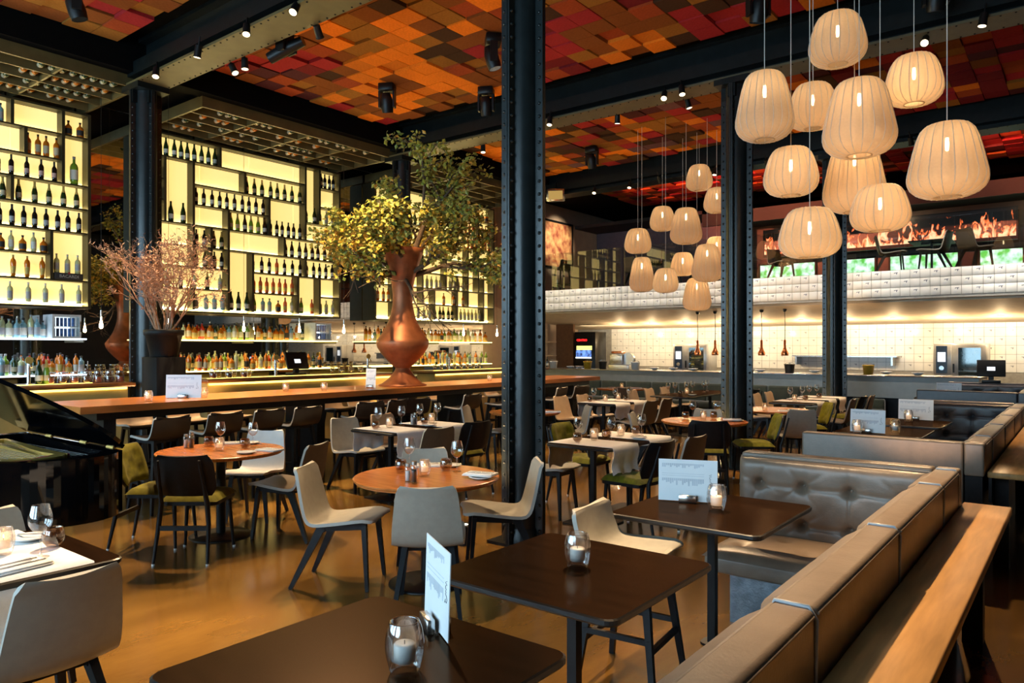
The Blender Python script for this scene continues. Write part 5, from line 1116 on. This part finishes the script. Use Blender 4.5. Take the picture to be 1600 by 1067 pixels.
# ovens and equipment
CREAM = M('cream_panel', (.55, .45, .32), .5); OVS = M('brushed_oven_steel', (.55, .57, .58), .35, metal=.35, var=.06); OVG = M('oven_glass', (.03, .05, .05), .05, metal=.3, coat=1); OVB = M('oven_blue_panel', (.05, .09, .16), .4)
def oven(x, y, z, s, lb):
    t = thing('combi_oven', lb, 'oven', (x, y, z)); MB().rbox(0, 1.05 * s, 0, .6, 0, .78 * s, .015, 1).obj('cabinet', OVS, t)
    d = MB().rbox(.36 * s, 1.03 * s, -.03, 0, .03, .75 * s, .008, 1).obj('door', OVS, t); MB().box(.5 * s, .93 * s, -.034, -.03, .06 * s, .68 * s).obj('window', OVG, d); MB().bar((.41 * s, -.05, .12 * s), (.41 * s, -.05, .32 * s), .03, .03).obj('handle', DARKMET, d)
    p = MB().box(.06 * s, .28 * s, -.008, 0, .1 * s, .72 * s).obj('control_panel', OVB, t); MB().box(.09 * s, .25 * s, -.011, -.008, .36 * s, .58 * s).obj('screen', SCREEN, p); MB().disc(.05 * s, 0, 14).obj('dial', CHROME, p, (.17 * s, -.02, .22 * s)).rotation_euler = (PI / 2, 0, 0)
    MB().box(.0, 1.05 * s, .02, .58, -z, 0).obj('stand', CREAM, t)
oven(-2.62, 18.2, 1.0, .95, 'steel combi oven with glass door at the right of the kitchen'); oven(-8.75, 18.2, 1.0, .95, 'steel combi oven left of the second column in the kitchen')
t = thing('vending_machine', 'tall black machine with glowing screen and red letters at the left of the kitchen', 'machine', (-11.35, 18.2, 0)); MB().rbox(-.35, .35, -.3, .3, 0, 2.1, .01, 1).obj('cabinet', DARKMET, t)
MB().box(-.3, .22, -.304, -.3, 1.38, 1.58).obj('screen', emis('machine_screen', (.15, .3, .8), 1.5, scale=9, col2=(.02, .03, .08)), t); MB().box(-.28, .24, -.305, -.3, 1.58, 1.7).obj('header_strip', emis('machine_header', (.9, .85, .2), 1.6), t); MB().box(-.31, .22, -.306, -.3, 1.34, 1.375).obj('light_bar', emis('machine_bar', (.9, .95, 1), 2.5), t)
tme = text_mesh('CENTRO', .09, .001); tme.materials.append(emis('red_letters', (1, .02, .02), 3)); o = link('lettering', tme, t, (-.1, -.304, 1.86)); o.rotation_euler = (PI / 2, 0, 0)
MB().box(-12.35, -11.75, 17.9, 18.0, 0, 2.33).obj('door_1', M('kitchen_wood_door', (.16, .065, .02), .5, var=.15), kind='structure')
t = thing('meat_slicer', 'steel slicing machine on the kitchen counter', 'slicer', (-9.35, 16.5, 1.10)); MB().rbox(-.3, .3, -.18, .18, 0, .12, .02).rbox(-.28, .1, -.15, .15, .12, .4, .03).obj('body', CHROME, t); MB().tube([(.2, -.05, .25), (.2, .05, .25)], .17, 24).obj('blade_guard', CHROME, t); MB().rbox(-.25, .05, -.12, .12, .4, .46, .03).obj('tray', COPPERSH, t)
YEL = M('yellow_tub', (.6, .36, .02), .4)
def mktub(k):
    t = thing('tub', '', 'tub'); MB().lathe([(.001, 0), (.09, 0), (.11, .17), (.118, .175), (.118, .19), (.1, .185), (.085, .01), (.001, .01)], 16).obj('pail', {'y': YEL, 'w': CHINA, 'd': DARKMET}[k], t); MB().tube([(.11, 0, .17), (.06, .02, .22), (-.06, .02, .22), (-.11, 0, .17)], .004, 5).obj('handle', CHROME, t); return t
tub = spawner(mktub)
for x, y, k, lb in ((-10.25, 16.3, 'y', 'yellow tub left on the kitchen counter'), (-8.85, 16.3, 'w', 'white and yellow tub beside the slicer'), (-11.3, 16.25, 'w', 'white tub at the left end of the kitchen counter'), (-3.55, 16.5, 'y', 'yellow tub on the right part of the kitchen counter'), (-9.85, 16.4, 'd', 'dark jug on the kitchen counter'), (-5.1, 16.35, 'd', 'dark pan on the kitchen counter between the columns')): tub((x, y, 1.10), .3, lb, key=k)
def mkbowl():
    t = thing('bowl', '', 'bowl'); MB().lathe([(.001, .004), (.05, .004), (.11, .05), (.115, .06), (.105, .055), (.05, .012), (.001, .012)], 18).obj('dish', CHINA, t); return t
bowl = spawner(mkbowl)
for i, x in enumerate((-10.75, -10.6, -8.3, -7.9, -7.3, -6.0, -5.7, -4.6, -4.2, -3.2, -2.6)): bowl((x, 16.25 + .2 * (i % 2), 1.10), 0, ORDW[i] + ' white bowl from the left on the kitchen pass')
t = thing('plate_shelf', 'steel wall shelf between the far columns in the kitchen', 'shelf', (-4.7, 19.1, 1.42)); MB().box(-1.2, 1.2, 0, .38, 0, .03).obj('board', CHROME, t)
for x in (-1.1, 1.1): MB().box(x - .02, x + .02, .0, .38, -.2, 0).obj('bracket', CHROME, t)
t = thing('pastry_shelf', 'warm lit open shelf at the left end of the kitchen', 'shelf', (-12.62, 17.2, 1.0)); MB().box(0, .03, -.6, .6, 0, 1.2).obj('back_panel', CREAM, t)
for z in (.0, .4, .8): MB().box(0, .35, -.6, .6, z, z + .03).obj('board', CREAM, t)
for i in range(3): link('wine_bottle', bottle(*WINE), None, (-11.85 + .12 * i, 16.2 + .1 * i, 1.10), 0, ORDW[i] + ' dark wine bottle at the left end of the kitchen counter', 'bottle', 'wine bottles at the kitchen counter end')
# ---------------------------------------------------------------- mezzanine
MB().box(-12.6, 4.2, 16.25, 24, 3.02, 3.17).obj('floor_mezzanine', WOODD, kind='structure')
t = thing('glass_balustrade', 'frameless glass balustrade above the white tile band', 'balustrade', (-12.6, 16.1, 3.17))
for i in range(9): MB().box(1.52 * i + .005, 1.52 * (i + 1) - .005, 0, .012, 0, .98).obj('pane', PANE, t)
t = thing('framed_painting', 'large red and gold abstract painting in a black frame on the mezzanine wall', 'painting', (-12.62, 18.2, 4.75))
MB().box(0, .05, -.95, .95, -.72, -.66).box(0, .05, -.95, .95, .66, .72).box(0, .05, -.95, -.89, -.66, .66).box(0, .05, .89, .95, -.66, .66).obj('frame', BLACK, t)
MB().box(0, .03, -.89, .89, -.66, .66).obj('canvas', M('abstract_canvas', (.22, .02, .015), .6, col2=(.78, .46, .2), scale=5, bump=.2), t)
lamp('SPOT', 'painting_spot', (-10.8, 18.0, 5.3), 260, (1, .8, .55), spot_size=.95, spot_blend=.7, shadow_soft_size=.04, target=(-12.6, 18.3, 4.8))
mw = MB().box(-12.6, -8.4, 20.6, 20.7, 3.17, 5.6).obj('wall_3', MAUVEW, kind='structure')
MB().box(-12.6, 4.2, 19.3, 24, 5.35, 5.45).box(-8.4, 4.2, 19.3, 19.4, 5.0, 5.45).obj('ceiling_mezzanine', DARKWALL, kind='structure')
MW = MB().box(-8.4, 4.2, 22.4, 22.5, 3.17, 5.4).obj('wall_4', M('brown_mezzanine_wall', (.07, .03, .014), .35, var=.4, scale=2), kind='structure')
# framed glowing panels added on the far wall in place of balustrade reflections
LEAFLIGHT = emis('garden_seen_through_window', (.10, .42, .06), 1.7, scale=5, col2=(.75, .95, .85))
n_ = 6
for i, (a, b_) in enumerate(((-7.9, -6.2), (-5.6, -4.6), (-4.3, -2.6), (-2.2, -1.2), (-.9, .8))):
    w_ = MB().box(a, b_, 22.34, 22.4, 3.4, 3.45).box(a, b_, 22.34, 22.4, 4.15, 4.2).box(a, a + .05, 22.34, 22.4, 3.45, 4.15).box(b_ - .05, b_, 22.34, 22.4, 3.45, 4.15).obj('window_%d' % n_, BLACK, kind='structure'); MB().box(a + .05, b_ - .05, 22.37, 22.38, 3.45, 4.15).obj('pane', LEAFLIGHT, w_); n_ += 1  # no openings here; each frame and pane is added for the reflection
t = thing('fire_screen', 'wide video screen of orange flames on the mezzanine', 'screen', (-4.9, 21.6, 4.35))
MB().box(-2.6, 3.6, 0, .06, 0, .75).obj('screen_panel', DARKMET, t); [MB().box(q, q + .06, .06, .8, .3, .36).obj('wall_bracket', DARKMET, t) for q in (-2.2, .4, 3.0)]; MB().box(-2.6, 3.6, -.02, .06, -.06, 0).obj('bottom_rail', BLACK, t)
fm_ = M('fire_video', (.01, .005, .004), .3); nt = fm_.node_tree; L = nt.links.new; p_ = nt.nodes['Principled BSDF']
tc = nd(nt, 'ShaderNodeTexCoord'); mp = nd(nt, 'ShaderNodeMapping'); mp.inputs['Scale'].default_value = (4.2, 1, 2.2); L(tc.outputs['Object'], mp.inputs[0]); nz = nd(nt, 'ShaderNodeTexNoise'); nz.inputs['Scale'].default_value = 1.6; nz.inputs['Distortion'].default_value = 1.2; L(mp.outputs[0], nz.inputs['Vector'])
sx = nd(nt, 'ShaderNodeSeparateXYZ'); L(tc.outputs['Object'], sx.inputs[0]); ma = nd(nt, 'ShaderNodeMath', operation='MULTIPLY_ADD'); L(sx.outputs['Z'], ma.inputs[0]); ma.inputs[1].default_value = -.42; L(nz.outputs['Fac'], ma.inputs[2])
cr = nd(nt, 'ShaderNodeValToRGB'); L(ma.outputs[0], cr.inputs[0]); e_ = cr.color_ramp.elements; e_[0].position = .38; e_[0].color = (0, 0, 0, 1); e_[1].position = .55; e_[1].color = (1, .55, .3, 1); q_ = e_.new(.43); q_.color = (.9, .14, .03, 1)
L(cr.outputs[0], p_.inputs['Emission Color']); p_.inputs['Emission Strength'].default_value = 1.6
MB().box(-2.56, 3.56, -.008, -.002, .03, .72).obj('flame_picture', fm_, t)
def mkmez(k):
    return mkshell('taupe')
for x, y, dx, dy, lb in ((-3.2, 17.0, 1, .3, 'first right of the third column'), (-2.45, 17.0, -1, .2, 'facing left beside the dark table'), (-1.7, 17.0, .6, .8, 'right of the dark table'), (-5.6, 17.4, .8, -.5, 'between the two columns'), (-9.2, 17.05, .3, 1, 'behind the far pendant cluster'), (-8.2, 17.05, -.3, 1, 'right of the far pendant cluster')): shell((x, y, 3.17), face(dx, dy), 'brown shell chair on the mezzanine behind the glass, ' + lb, key='taupe')
sq_table(-2.6, 17.9, .8, .8, 'dark table on the mezzanine above the kitchen, right side').location.z = 3.17; sq_table(-8.6, 17.9, 1.6, .8, 'dark long table on the mezzanine behind the far pendants', ((-.5, 0), (.5, 0))).location.z = 3.17; stool((-11.8, 17.4, 3.17), 1.2, 'dark high stool below the painting on the mezzanine', key='dark')
for i in range(9):
    x = -7.8 + 1.0 * i; t = thing('mezzanine_downlight', ORDW[i] + ' tiny ceiling downlight over the mezzanine', 'downlight', (x, 20.4, 5.35)); MB().lathe([(.06, 0), (.06, -.01), (.045, -.01)], 12).obj('trim_ring', CHROME, t); MB().disc(.045, -.006, 12, flip=True).obj('lens', LENS, t)
for x in (-7, -4, -1): lamp('POINT', 'mezzanine_downlight_beam', (x, 20.4, 5.2), 22, WARM, shadow_soft_size=.05)
